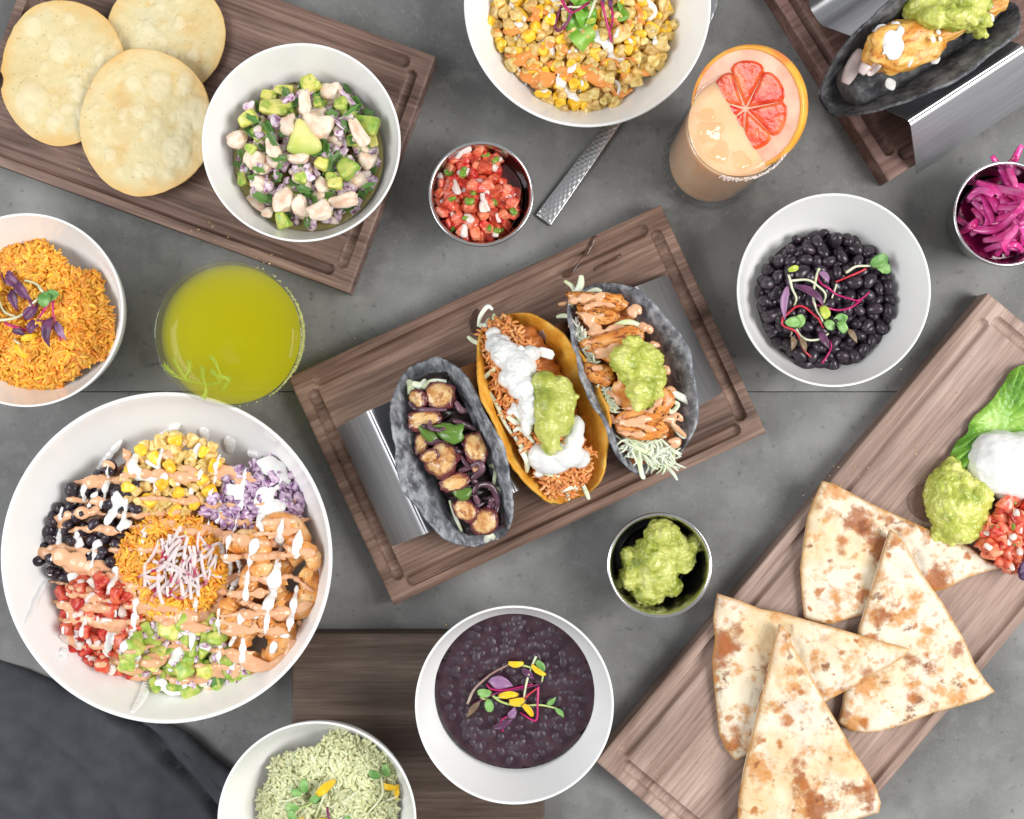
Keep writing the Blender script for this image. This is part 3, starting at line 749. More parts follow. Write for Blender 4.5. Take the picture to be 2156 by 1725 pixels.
JAL = variants('chilli_dice', 4, jal_m, n=4, amp=.2, freq=1.2, sub=2, bend=.3)
def kernels(cnt, mat, amp):
    out = []
    for i in range(cnt):
        v, f = unitblob(i + 2.2, n=3.6, amp=amp, freq=1.1, sub=3, taper=.3); r = np.hypot(v[:, 0] - .15, v[:, 1]); v = v.copy(); v[:, 2] -= np.where(v[:, 2] > 0, .42 * np.exp(-(r / .42) ** 2), 0); out.append(mesh('corn_kernel', v, f, mat, True, True))
    return out
CORY = kernels(5, corn_y, .1); CORT = kernels(6, corn_t, .16)
RCAB = variants('red_cabbage_piece', 7, redcab_m, n=7, amp=.24, freq=1.1, sub=3, taper=.2, bend=.4)

def leafshape(seed, mat):
    """small lobed cilantro leaf in unit size"""
    r0 = random.Random(seed); pts = []; n = 30; k = 5
    for i in range(n):
        a = 2 * math.pi * i / n; rr = .55 + .3 * abs(math.sin(a * k / 2 + seed)) + r0.uniform(-.06, .06); pts.append((rr * math.cos(a) * 1.15, rr * math.sin(a) * .85))
    V, F, P, d = sheet(pts, .16, lambda P, d: .22 * np.sin(P[:, 0] * 2.2 + seed) * P[:, 0] + .25 * P[:, 1] ** 2 - .12 * np.exp(-(P[:, 1] / .12) ** 2), lambda d: np.full(len(d), .05))
    return mesh('cilantro_leaf', V, F, mat, True, True)
CIL = [leafshape(i, cil_m) for i in range(5)]

def fill(pile, name, meshes, pts, size, label, cat, group, jit=.18, asp=(1, .75, .7), tilt=.45, sink=.45, parent=None, q=.6):
    out = []
    for (x, y) in pts:
        s = size * random.uniform(1 - jit, 1 + jit)
        o = pile.put(name, random.choice(meshes), x, y, s * asp[0], s * asp[1], s * asp[2], random.uniform(0, 2 * math.pi), tilt, sink, parent, q=q)
        if not parent: tag(o, f"{label}, {pile.spot(*(np.array(o.location)[:2] / K))}", cat, group)
        out.append(o)
    return out

def fill_mass(pile, name, meshes, pts, size, label, cat, asp, jit=.18):
    parts = []
    for x, y in pts:
        s = size * random.uniform(1 - jit, 1 + jit); xx, yy = pile.P(x, y); z = pile.hm(xx, yy, .6 * s, .6) + s * asp[2] * .3; a = random.uniform(0, 6.28); me = random.choice(meshes)
        co = np.empty(len(me.vertices) * 3); me.vertices.foreach_get('co', co); R3 = np.array(Euler((random.gauss(0, .4), random.gauss(0, .4), a)).to_matrix())
        parts.append(((co.reshape(-1, 3) * s * np.array(asp)) @ R3.T + (xx, yy, z), [tuple(p.vertices) for p in me.polygons])); pile.dome(xx, yy, z, s * asp[0], s * asp[1], s * asp[2], a)
    v, f = join(parts); return tag(part_world(name, v, f, meshes[0].materials[0], None), label, cat, kind='stuff')

def hand(pile, Zm, name, meshes, lst, label, cat, group, thick=.75, sink=.4, k=.203):
    """pieces read off the photograph: (x, y, width, height, angle)"""
    for i, t in enumerate(lst):
        x, y, w, h = t[:4]; a = -R_(t[4]) if len(t) > 4 else random.uniform(-.3, .3)
        rx, ry = w * k / 2 * .96, h * k / 2 * .96
        o = pile.put(name, meshes[i % len(meshes)], *Zm(x, y), rx, ry, min(rx, ry) * thick, a, .2, sink, q=.75); tag(o, label if group is None else f"{label}, {pile.spot(*(np.array(o.location)[:2] / K))}", cat, group)

# ================================================================== ceviche
zb = BT
pc = Pile(643, 322, 190, lambda x, y: zb + 60 + 36 * np.clip(1 - (x * x + y * y) / 150 ** 2, 0, 1), zb + 92)
zc = zoomer(464, 135, .217)
o = mound('ceviche_broth', pc, 151, broth_m, .6, .03, z=zb + 62, drop=0); tag(o, 'cloudy olive broth around the ceviche', 'broth')
box_c = (480, 165, 805, 490); inC = in_ell(643, 322, 148, 152)
fill(pc, 'red_onion_dice', ONR, scatter(90, inC, box_c, 17), 10, 'small diced red onion in the ceviche', 'onion', 'red onion dice in the ceviche')
fill(pc, 'shrimp_chunk', SHR, scatter(30, in_ell(643, 322, 125), box_c, 34), 17, 'pale shrimp chunk buried in the ceviche', 'shrimp', 'buried shrimp chunks in the ceviche', asp=(1.2, .85, .7))
fill(pc, 'avocado_chunk', AVOG, scatter(14, in_ell(643, 322, 125), box_c, 50), 17, 'green avocado chunk tucked into the ceviche', 'avocado', 'tucked avocado chunks in the ceviche', asp=(1.1, .8, .6))
fill(pc, 'white_onion_dice', ONW, scatter(40, inC, box_c, 24), 9, 'translucent white onion dice in the ceviche', 'onion', 'white onion dice in the ceviche')
fill(pc, 'red_onion_dice', ONR, scatter(80, inC, box_c, 18), 9.5, 'small diced red onion in the ceviche', 'onion', 'red onion dice in the ceviche')
fill(pc, 'cilantro_leaf', CIL, scatter(60, inC, box_c, 20), 16, 'chopped cilantro leaf in the ceviche', 'leaf', 'cilantro leaves in the ceviche', asp=(1, 1, 1.0), tilt=.4)
hand(pc, zc, 'shrimp_chunk', SHR, [(1060, 270, 180, 190, 20), (850, 420, 240, 105, 88), (700, 650, 150, 190, 0), (1360, 700, 290, 125, 62), (170, 750, 180, 165, 0), (340, 930, 190, 190, 40), (550, 850, 210, 130, 70),
     (640, 1340, 210, 220, 60), (800, 1400, 200, 150, 75), (990, 1460, 210, 160, -20), (1200, 1340, 300, 130, -8), (320, 1330, 240, 80, 40), (450, 1440, 110, 95, 0), (1420, 940, 160, 150, 30), (790, 960, 220, 100, 0), (1000, 1190, 150, 130, 40), (420, 1170, 180, 120, 30)],
     'pale pink shrimp chunk on top of the ceviche', 'shrimp', 'shrimp chunks on top of the ceviche')
hand(pc, zc, 'avocado_chunk', AVO, [(535, 450, 270, 160, 6), (620, 265, 190, 100, 10), (870, 200, 190, 170, 60), (290, 560, 190, 130, -30), (470, 310, 150, 110, 10), (1010, 1000, 130, 120, 20), (1140, 1190, 140, 110, 0), (1480, 720, 190, 80, 80)],
     'yellow green avocado chunk on top of the ceviche', 'avocado', 'avocado chunks on top of the ceviche')
hand(pc, zc, 'avocado_chunk', AVOG, [(1430, 600, 240, 170, 20), (1240, 1030, 190, 190, 50), (1190, 430, 120, 120, 0), (600, 1510, 180, 120, 70), (820, 1150, 120, 100, 0), (205, 1100, 150, 90, 75), (330, 860, 120, 90, 30), (960, 400, 130, 80, 80)],
     'avocado chunk with a green rind side in the ceviche', 'avocado', 'green sided avocado chunks in the ceviche')
hand(pc, zc, 'cilantro_leaf', CIL, [(660, 310, 160, 120, 60), (350, 575, 170, 110, 30), (1210, 200, 150, 80, 60), (1430, 465, 150, 100, 20), (560, 790, 200, 110, 60), (610, 960, 210, 130, 10), (340, 1115, 140, 110, 0), (410, 1310, 210, 150, 30), (830, 1240, 180, 130, 20),
     (1440, 1180, 180, 70, -15), (1100, 980, 210, 70, 95), (1290, 490, 220, 80, -35), (170, 960, 150, 120, 0), (1230, 640, 160, 80, 70)],
     'cilantro leaf on top of the ceviche', 'leaf', 'cilantro leaves on top of the ceviche', thick=.9, sink=.1)
hand(pc, zc, 'shrimp_chunk', SHR, [(970, 640, 280, 240, 20)], 'largest shrimp chunk beside the avocado wedge on the ceviche', 'shrimp', None, .55, .2)
hand(pc, zc, 'red_onion_dice', ONR, [(285, 425, 120, 90, 0), (580, 600, 120, 110, 40), (1240, 350, 210, 50, 50), (1165, 700, 90, 60, 0), (1180, 620, 150, 40, 40), (930, 1040, 170, 45, 60), (1250, 1180, 120, 110, 0), (700, 400, 130, 60, -30), (900, 1130, 120, 80, 50)],
     'larger red onion piece on top of the ceviche', 'onion', 'larger red onion pieces on the ceviche')
for w_ in []:
    v, f = unitblob(4, n=3.0, amp=.06, freq=1, sub=3); v = v.copy(); v[:, 0] *= (1 - .45 * v[:, 1]); v[:, 1] *= 1.1
    pc.put('avocado_wedge', mesh('avocado_wedge', v, f, avo_m, True, True), *zc(*w_), 34, 34, 24, 0, .1, .1)
    tag(bpy.data.objects['avocado_wedge'], 'large yellow green avocado wedge crowning the ceviche', 'avocado')

wp = [(800, 600), (850, 615), (890, 660), (930, 725), (1000, 790), (1022, 850), (1010, 895), (920, 935), (800, 930), (710, 905), (695, 870), (720, 800), (760, 690)]
wq = curvy([(*pc.P(*zc(*p)), 0) for p in wp], 40); wc = wq.mean(0); wz = pc.hm(*wc, 22, .7)
V, F, P, d = sheet(wq, 3.0, lambda P, d: wz + 15 + 9 * np.sqrt(np.clip(1 - (1 - np.clip(d / 15, 0, 1)) ** 2, 0, 1)) + .08 * (P[:, 1] - wc[1]), lambda d: 6 + 16 * np.sqrt(np.clip(1 - (1 - np.clip(d / 12, 0, 1)) ** 2, 0, 1)))
avo_w = M('avocado_wedge', [(222, 214, 128), (226, 222, 146), (196, 204, 92)], sc=34, rough=.36, sss=.2, sr=.002, bump=.2, bsc=300, bdist=1, attrs=[('skin', (150, 178, 62))])
o = part_world('avocado_wedge', V, F, avo_w, None); at_ = o.data.attributes.new('skin', 'FLOAT', 'POINT'); at_.data.foreach_set('value', [float(np.clip((wc[1] - 8 - y_) / 26, 0, 1)) for x_, y_ in P] * 2)
tag(o, 'large yellow green avocado wedge crowning the ceviche', 'avocado')

# ================================================================== whole black beans
pb = Pile(1744, 629, 175, lambda x, y: 48 + 24 * np.clip(1 - (x * x + y * y) / 140 ** 2, 0, 1), 72)
zB = zoomer(1497, 299.4, .3125)
tag(mound('bean_filler', pb, 138, beanfill_m, 3, .05, drop=3), 'dark filler mound hidden beneath the whole black beans', 'bean filler')  # dark filler heap added under the beans, not a liquid
bx = (1590, 480, 1895, 775); inB = in_ell(1744, 630, 143, 141)
lb = ('black_bean', BEANS)
fill(pb, *lb, scatter(110, inB, bx, 21), 15.5, 'cooked black bean in the bowl of whole black beans', 'bean', 'whole black beans', asp=(1.1, .78, .74))
fill(pb, *lb, scatter(100, in_ell(1744, 630, 132), bx, 22), 15.5, 'cooked black bean in the bowl of whole black beans', 'bean', 'whole black beans', asp=(1.1, .78, .74))
D = 'the whole black beans'
sprout(pb, zB, D, [(505, 905), (520, 985), (550, 1060), (550, 1110)], 'white_stemmed', 2.4, [('round', 532, 865, -20, 22, 7, 'leaf_lime')])
sprout(pb, zB, D, [(510, 945), (620, 940), (690, 985), (735, 1040), (735, 1090)], 'white_stemmed', 2.4)
sprout(pb, zB, D, [(710, 860), (680, 940), (660, 1030), (690, 1140), (740, 1225)], 'white_stemmed', 2.7, [('round', 775, 1240, 40, 24, 11, 'leaf_green'), ('round', 850, 1200, -20, 30, 13, 'leaf_green'), ('round', 850, 1255, 60, 26, 11, 'leaf_green')])
sprout(pb, zB, D, [(885, 890), (950, 850), (1060, 840)], 'white_stemmed', 2.7, [('round', 1110, 815, -20, 36, 14, 'leaf_green'), ('round', 1140, 855, 30, 32, 13, 'leaf_green')])
sprout(pb, zB, D, [(1030, 860), (930, 905), (820, 950)], 'red_stemmed', 2.3)
sprout(pb, zB, D, [(745, 885), (705, 905), (720, 970), (800, 1025), (900, 1065), (980, 1070), (1040, 1020)], 'magenta_stemmed', 2.3, [('long', 740, 920, 50, 30, 8, 'leaf_lilac')])
sprout(pb, zB, D, [(1000, 1070), (880, 1135), (760, 1130), (660, 1090)], 'magenta_stemmed', 2.3, [('long', 640, 1040, 35, 80, 9, 'leaf_purple')])
sprout(pb, zB, D, [], 'purple_stemmed', 2, [('long', 478, 1090, 95, 75, 9, 'leaf_lilac')])
sprout(pb, zB, D, [(470, 1190), (580, 1110), (690, 1190), (740, 1260)], 'red_stemmed', 2.4, [('long', 740, 1340, 60, 42, 9, 'leaf_purple')])
sprout(pb, zB, D, [(470, 1180), (470, 1240), (560, 1290), (600, 1390), (660, 1450)], 'red_stemmed', 2.2, [('long', 600, 1370, 70, 34, 7, 'leaf_brown')])
sprout(pb, zB, D, [(740, 1490), (790, 1410), (785, 1340)], 'magenta_stemmed', 2.2)
sprout(pb, zB, D, [(560, 1260), (610, 1330), (700, 1335), (770, 1295)], 'white_stemmed', 2.6, [('round', 530, 1215, 170, 30, 12, 'leaf_green'), ('round', 580, 1210, -70, 28, 12, 'leaf_green')])
sprout(pb, zB, D, [(735, 1190), (760, 1190)], 'pale_green', 2, [('round', 728, 1160, 70, 26, 11, 'leaf_lime')])
sprout(pb, zB, D, [(825, 965), (790, 1060)], 'white_stemmed', 2.2)
sprout(pb, zB, D, [(880, 1240), (900, 1280)], 'brown_stemmed', 1.8, [('long', 925, 1310, 55, 36, 7, 'leaf_brown')])
sprout(pb, zB, D, [(530, 1280), (530, 1310)], 'brown_stemmed', 1.8, [('long', 532, 1360, 90, 30, 7, 'leaf_brown')])

# ================================================================== black bean soup
ps = Pile(1086, 1450, 175, lambda x, y: zb + 70 + 0 * x, zb + 72)
zS = zoomer(823.4, 1048, .3923)
tag(mound('bean_soup', ps, 160.5, soup_m, .8, .06, z=zb + 70, drop=0), 'dark purple brown bean soup filling its bowl', 'soup')
inS = in_ell(1086, 1452, 150)
for (x, y) in scatter(210, inS, (930, 1295, 1250, 1610), 13):
    s = random.uniform(9, 16); xx, yy = ps.P(x, y)
    tag(obj('soup_bean', random.choice(SBEAN), (xx, yy, zb + 70.2 - s * random.uniform(.5, .68)), (random.gauss(0, .2), random.gauss(0, .2), random.uniform(0, 6.3)), scale=(s * 1.15, s * .85, s * .68)),
        'black bean half sunk in the bean soup, ' + ps.spot(xx, yy), 'bean', 'beans in the soup')
D = 'the bean soup'
sprout(ps, zS, D, [(410, 1105), (450, 1020), (540, 940), (630, 895)], 'brown_stemmed', 2.6, [('petal', 670, 885, 0, 30, 7, 'petal_yellow'), ('long', 440, 1130, 130, 42, 7, 'leaf_brown')])
sprout(ps, zS, D, [(690, 895), (760, 910), (810, 940), (810, 985)], 'pale_green', 2.2, [('petal', 790, 920, 35, 34, 6, 'petal_yellow'), ('round', 800, 900, 60, 26, 9, 'leaf_green')])
sprout(ps, zS, D, [(778, 850), (740, 940), (720, 1020), (710, 1100)], 'white_stemmed', 2.4)
sprout(ps, zS, D, [(515, 1000), (540, 1020), (620, 1025), (760, 1000)], 'magenta_stemmed', 2.6, [('long', 590, 985, 10, 50, 15, 'leaf_lilac')])
sprout(ps, zS, D, [(440, 1110), (560, 1045), (700, 1020), (790, 1000)], 'purple_stemmed', 2.4)
sprout(ps, zS, D, [(520, 1030), (580, 1085), (680, 1110), (800, 1108), (890, 1130)], 'pale_green', 2.4, [('long', 905, 1148, 45, 26, 6, 'leaf_green'), ('long', 860, 1085, -40, 24, 6, 'leaf_green')])
sprout(ps, zS, D, [(790, 1010), (785, 1100), (775, 1190), (690, 1150)], 'magenta_stemmed', 2.4)
sprout(ps, zS, D, [(700, 1095), (740, 1050), (785, 1020)], 'red_stemmed', 2.1)
sprout(ps, zS, D, [(480, 1070), (520, 1080)], 'pale_green', 2, [('round', 500, 1042, 10, 26, 10, 'leaf_green'), ('round', 528, 1108, 80, 26, 10, 'leaf_green')])
sprout(ps, zS, D, [(560, 1070), (600, 1062)], 'pale_green', 1.8, [('petal', 630, 1052, -5, 38, 8, 'petal_yellow'), ('petal', 675, 1082, -10, 30, 9, 'petal_yellow'), ('petal', 735, 1130, 50, 32, 7, 'petal_yellow')])
sprout(ps, zS, D, [(600, 1250), (590, 1190), (650, 1160)], 'magenta_stemmed', 2.0, [('long', 600, 1205, -25, 46, 8, 'leaf_purple'), ('long', 650, 1145, -60, 26, 9, 'leaf_lilac')])
sprout(ps, zS, D, [(720, 915), (760, 960)], 'purple_stemmed', 2.2, [('long', 735, 940, 40, 34, 8, 'leaf_purple')])

# ================================================================== rices
def rice_bowl(name, cx, cy, R, z0, mat, label, n, edge=48, top=40, seed=1):
    def base(x, y):
        r = np.hypot(x, y); b = z0 + edge + top * np.clip(1 - (r / R) ** 2, 0, 1) ** .8
        lump = np.array([[nse((a, c, 0), .016, seed, 3) for a, c in zip(ra, rc)] for ra, rc in zip(x, y)]); return b + 34 * lump * np.clip(1.3 - r / R, 0, 1)
    p = Pile(cx, cy, R + 40, base, z0 + edge + top * .7)
    def edgeR(a): return R * (1 + .07 * math.sin(3 * a + seed) + .05 * math.sin(7 * a + 2 * seed) + .03 * math.sin(13 * a))
    def pos():
        while True:
            a = random.uniform(0, 2 * math.pi); r = R * 1.06 * math.sqrt(random.random())
            if r < edgeR(a): break
        x, y = p.c[0] + r * math.cos(a), p.c[1] + r * math.sin(a); return x, y, p.h(x, y) + random.uniform(-5, 4)
    g = grain_pack(n, pos, 24, 7.6, .55)
    V = []; F = []; rings, seg = 30, 72; pts = []
    for j in range(rings + 1):
        for k in range(seg):
            a = 2 * math.pi * k / seg; r = edgeR(a) * .97 * j / rings; x, y = p.c[0] + r * math.cos(a), p.c[1] + r * math.sin(a); pts.append((x, y, p.h(x, y) - 4))
    for j in range(rings):
        for k in range(seg): k2 = (k + 1) % seg; F.append((j * seg + k, (j + 1) * seg + k, (j + 1) * seg + k2, j * seg + k2))
    v, f = join([g, (np.array(pts), F)]); o = part_world(name, v, f, mat, None); tag(o, label, 'rice', kind='stuff')
    p.Z += 4; return p
po = rice_bowl('orange_rice', 52, 671, 158, 0, rice_o, 'orange seasoned rice heaped in a white bowl', 3600, 52, 44, 2)
pg = rice_bowl('green_rice', 695, 1708, 140, BT, rice_g, 'pale green herb rice heaped in a white bowl', 2900, 56, 46, 5)
zO = zoomer(0, 419.2, .3125); D = 'the orange rice'
sprout(po, zO, D, [(330, 640), (270, 580), (200, 558)], 'white_stemmed', 2.8, [('round', 350, 690, 100, 30, 14, 'leaf_green'), ('round', 385, 665, -30, 30, 13, 'leaf_green')])
sprout(po, zO, D, [(10, 640), (60, 760), (130, 800)], 'white_stemmed', 2.6, [('round', 12, 750, 90, 26, 11, 'leaf_green')])
sprout(po, zO, D, [(0, 825), (120, 808), (230, 740), (320, 670)], 'white_stemmed', 3.0)
sprout(po, zO, D, [(60, 840), (200, 890)], 'magenta_stemmed', 3.0, [('long', 160, 905, 20, 34, 8, 'leaf_purple')])
sprout(po, zO, D, [(310, 810), (390, 690), (400, 790), (430, 960)], 'magenta_stemmed', 2.4, [('long', 440, 890, 60, 46, 10, 'leaf_lilac')])
sprout(po, zO, D, [(300, 830), (350, 830)], 'purple_stemmed', 2.2, [('long', 375, 905, 95, 62, 12, 'leaf_purple'), ('long', 280, 860, -50, 42, 11, 'leaf_purple')])
sprout(po, zO, D, [(240, 690), (290, 760)], 'purple_stemmed', 2.4, [('long', 250, 765, -50, 46, 13, 'leaf_purple')])
sprout(po, zO, D, [(130, 600), (200, 680)], 'purple_stemmed', 2.4, [('long', 135, 570, 40, 44, 13, 'leaf_purple'), ('long', 215, 635, 55, 50, 12, 'leaf_purple')])
sprout(po, zO, D, [(100, 620), (130, 680)], 'purple_stemmed', 2.2, [('long', 140, 690, 75, 48, 11, 'leaf_purple'), ('long', 110, 535, 60, 30, 9, 'leaf_purple')])
sprout(po, zO, D, [(60, 570), (20, 500)], 'purple_stemmed', 2.2, [('petal', 15, 590, 60, 26, 9, 'petal_yellow')])
sprout(po, zO, D, [(110, 945), (170, 985)], 'white_stemmed', 2.4, [('petal', 230, 935, -15, 36, 8, 'petal_yellow'), ('petal', 200, 1035, 50, 34, 7, 'petal_yellow')])
zG = zoomer(0, 1235, .4514); D = 'the green rice'
sprout(pg, zG, D, [(1430, 955), (1390, 965), (1310, 990)], 'white_stemmed', 2.4, [('round', 1395, 940, 0, 24, 9, 'leaf_green'), ('round', 1432, 912, 80, 26, 10, 'leaf_green')])
sprout(pg, zG, D, [(1775, 895), (1780, 980), (1700, 1070)], 'white_stemmed', 2.4, [('round', 1750, 872, 20, 24, 9, 'leaf_green'), ('round', 1800, 866, 70, 24, 10, 'leaf_green')])
sprout(pg, zG, D, [(1545, 890), (1520, 960), (1480, 1060)], 'white_stemmed', 2.4, [('petal', 1530, 915, -40, 46, 10, 'petal_yellow')])
sprout(pg, zG, D, [(1800, 1010), (1850, 985), (1850, 940)], 'white_stemmed', 2.2, [('petal', 1815, 938, 10, 34, 7, 'petal_yellow'), ('petal', 1848, 970, 95, 30, 6, 'petal_yellow')])
sprout(pg, zG, D, [(1380, 1010), (1450, 1000), (1480, 970)], 'pale_green', 2.2, [('round', 1380, 1000, 10, 26, 11, 'leaf_green'), ('round', 1385, 1030, 60, 22, 9, 'leaf_green'), ('round', 1480, 970, -40, 24, 9, 'leaf_green')])
sprout(pg, zG, D, [(1640, 1040), (1580, 1050), (1560, 1085)], 'white_stemmed', 2.4, [('petal', 1500, 1070, -20, 32, 8, 'petal_yellow')])
sprout(pg, zG, D, [(1640, 1035), (1690, 1090)], 'white_stemmed', 2.2, [('round', 1640, 1060, 80, 24, 9, 'leaf_green')])
sprout(pg, zG, D, [(1600, 980), (1680, 930)], 'white_stemmed', 2.0)
sprout(pg, zG, D, [(1540, 1000), (1560, 1060)], 'purple_stemmed', 2.6, [('petal', 1400, 1075, -40, 34, 8, 'petal_yellow')])

# ================================================================== salsa in the steel cup
pp = Pile(1012, 412, 110, lambda x, y: 66 + 22 * np.clip(1 - ((x + 6) ** 2 + y * y) / 90 ** 2, 0, 1), 86)
tag(mound('salsa_juice', pp, 87, juice_m, .5, .05, z=64, drop=0), 'dark red juice around the tomato salsa in the steel cup', 'juice')
inP = lambda x, y: in_ell(1006, 411, 84, 92)(x, y) and not in_ell(1080, 360, 34, 46)(x, y); bp_ = (915, 315, 1105, 505)
for q in range(2):
    fill(pp, 'tomato_dice', TOM, scatter(50, inP, bp_, 17), 12, 'red tomato dice in the steel cup of salsa', 'tomato', 'tomato dice in the salsa cup', asp=(1.15, .85, .8))
    fill(pp, 'tomato_dice', TOMP, scatter(22, inP, bp_, 26), 10, 'pale red tomato dice in the steel cup of salsa', 'tomato', 'pale tomato dice in the salsa cup', asp=(1.1, .85, .8))
    fill(pp, 'white_onion_dice', ONW, scatter(13, inP, bp_, 28), 8.5, 'white onion dice in the steel cup of salsa', 'onion', 'onion dice in the salsa cup', asp=(1.4, .7, .6))
    fill(pp, 'chilli_dice', JAL, scatter(8, inP, bp_, 36), 6.5, 'green chilli dice in the steel cup of salsa', 'chilli', 'chilli dice in the salsa cup', asp=(1.2, .7, .6))
zp = zoomer(861, 0, .3993)
hand(pp, zp, 'white_onion_dice', ONW, [(295, 805, 80, 36, -20), (250, 1000, 90, 40, 70), (400, 1085, 100, 36, 75), (320, 1165, 60, 40, 50), (390, 1110, 60, 34, 80)], 'white onion sliver on top of the salsa', 'onion', 'onion slivers on the salsa', k=.3993)
hand(pp, zp, 'chilli_dice', JAL, [(212, 918, 52, 36, 0), (290, 940, 44, 36, 70), (325, 1085, 50, 40, 0), (550, 1125, 44, 36, 50), (405, 825, 46, 30, 0), (465, 1225, 46, 28, 0), (300, 1165, 30, 20, 0)], 'green chilli piece on top of the salsa', 'chilli', 'chilli pieces on the salsa', k=.3993)

# ================================================================== guacamole helper
def guac_blobs(core, extra=30, rs=(7, 13), seed=1):
    """core: big drops (x, y, z, rx, ry, rz); smaller lumps are set over their skins"""
    r0 = random.Random(seed); out = list(core)
    for _ in range(extra):
        b = r0.choice(core); a = r0.uniform(0, 6.28); e = r0.uniform(0, 1.35); r = r0.uniform(*rs)
        out.append((b[0] + b[3] * math.cos(a) * math.cos(e) * .93, b[1] + b[4] * math.sin(a) * math.cos(e) * .93, b[2] + b[5] * math.sin(e) * .93, r * r0.uniform(.8, 1.5), r, r * .75, a))
    return out
def at(z, px, py): return W(px, py, z)[:2]
zg = zoomer(823.4, 1048, .3923)
core = [(*at(z, *zg(x, y)), z, r * .3923, r2 * .3923, rz) for x, y, z, r, r2, rz in
        [(1450, 200, 92, 95, 90, 38), (1400, 320, 84, 100, 110, 40), (1420, 430, 76, 120, 100, 34), (1280, 430, 74, 66, 70, 28), (1280, 310, 76, 55, 55, 24), (1380, 520, 70, 95, 62, 26), (1560, 330, 74, 70, 80, 28), (1630, 250, 72, 45, 45, 22), (1510, 480, 66, 60, 50, 22), (1350, 400, 50, 120, 150, 40), (1410, 370, 72, 140, 180, 36), (1340, 340, 74, 80, 90, 28), (1500, 260, 78, 90, 100, 30)]]
tag(goo('guacamole', guac_blobs(core, 8, (7, 11), 3), guac_m, 2.6, 22, 15.0, 19, None, 7, 8), 'chunky guacamole scooped in the steel cup', 'guacamole')

# ================================================================== pickled onions
pk = Pile(2119, 455, 110, lambda x, y: 62 + 26 * np.clip(1 - (x * x + y * y) / 90 ** 2, 0, 1), 90)
tag(mound('pickle_brine', pk, 86, pinkfill_m, 1, .05, z=60, drop=0), 'dark magenta brine in the cup of pickled onions', 'brine')
zk = zoomer(1497, 299.4, .3125)
def onion_strip(pile, pts, w, z=None, mat=pink_m, flat=.4, lift=4):
    q = resample([(*p, 0) for p in pts], 18); b = pile.soft(3); n = len(q)
    zz = np.array([b(a[0], a[1]) for a in q]); zz = np.convolve(np.pad(zz, 3, 'edge'), np.ones(7) / 7, 'valid'); q[:, 2] = zz + lift + 5 * np.sin(np.linspace(0, math.pi, n))
    if z is not None: q[:, 2] += np.linspace(0, 1, n) ** 2 * z
    v, f = tube(q, w * (.35 + .65 * np.sin(np.linspace(.25, math.pi - .2, n)) ** .6), 8, flat)
    for a in q[::2]: pile.dome(a[0], a[1], a[2] - 2, w, w, w * flat + 1)
    return v, f
for i in range(46):
    a = random.uniform(0, 6.28); r = random.uniform(0, 62); cx_, cy_ = pk.c[0] + r * math.cos(a), pk.c[1] + r * math.sin(a); d0 = random.uniform(0, 6.28); ln = random.uniform(36, 62); cv = random.uniform(-.6, .6)
    pts = [(cx_ + math.cos(d0 + cv * t) * ln * t, cy_ + math.sin(d0 + cv * t) * ln * t) for t in (-.8, -.4, 0, .4, .8)]
    pts = [(x, y) if math.hypot(x - pk.c[0], y - pk.c[1]) < 82 else tuple(pk.c[:2] + (np.array([x, y]) - pk.c[:2]) * 82 / math.hypot(x - pk.c[0], y - pk.c[1])) for x, y in pts]
    v, f = onion_strip(pk, pts, random.uniform(7, 11), flat=.26); tag(part_world('pickled_onion_strip', v, f, pink_m, None), 'pink pickled onion strip in the steel cup, ' + pk.spot(cx_, cy_), 'onion', 'pickled onion strips')
for j, pts in enumerate([[(1985, 400), (1975, 300), (1970, 200), (1890, 95)], [(2020, 390), (2010, 250), (2050, 130), (2090, 20)], [(1990, 330), (2000, 180), (2040, 110)], [(1750, 250), (1850, 290), (1960, 370), (2040, 460)], [(1790, 260), (1870, 330), (1910, 380)], [(1680, 500), (1780, 580), (1880, 600), (1950, 520)], [(1700, 600), (1760, 560), (1800, 520)], [(1940, 560), (2020, 640), (2108, 690)], [(1740, 380), (1800, 330), (1860, 380)], [(2040, 480), (2030, 560), (1960, 600)], [(1960, 600), (1930, 700), (1990, 740)]]):
    v, f = onion_strip(pk, [pk.P(*zk(*p)) for p in pts], 8.5, 24 if j < 3 else None, lift=6); tag(part_world('pickled_onion_strip', v, f, pink_m, None), ['long pink onion strip bent over the rim of its cup', 'tall pink onion strip sticking up from its cup', 'pink onion strip standing beside the tallest strip'][j] if j < 3 else 'broad pink onion strip on top of the pickles, ' + pk.spot(*pk.P(*zk(*pts[1]))), 'onion', 'pickled onion strips on top' if j > 2 else None)

# ================================================================== street corn
pm = Pile(1228, 8, 230, lambda x, y: 44 + 34 * np.clip(1 - (x * x + y * y) / 190 ** 2, 0, 1), 76)
zm = zoomer(1033, 0, .2014)
tag(mound('corn_filler', pm, 182, cornfill_m, 4, .06, drop=4), 'brown filler mound hidden beneath the street corn', 'corn filler')  # added filler heap that carries the kernels, not a liquid
wob = lambda x, y: 1 + .06 * math.sin(5 * math.atan2(y - 8, x - 1228)) + .04 * math.sin(11 * math.atan2(y - 8, x - 1228))
inM = lambda x, y: math.hypot(x - 1228, (y - 8) * .86) < 186 * wob(x, y) and y > -28
bm_ = (1030, -28, 1430, 235)
fill_mass(pm, 'corn_kernels', CORT, scatter(190, inM, bm_, 17), 11, 'lower layer of roasted corn kernels in the wide bowl', 'corn', asp=(1.15, .85, .75))
fill(pm, 'corn_kernel', CORY, scatter(70, inM, bm_, 24), 11.5, 'bright yellow corn kernel in the wide bowl', 'corn', 'yellow kernels of street corn', asp=(1.15, .9, .75))
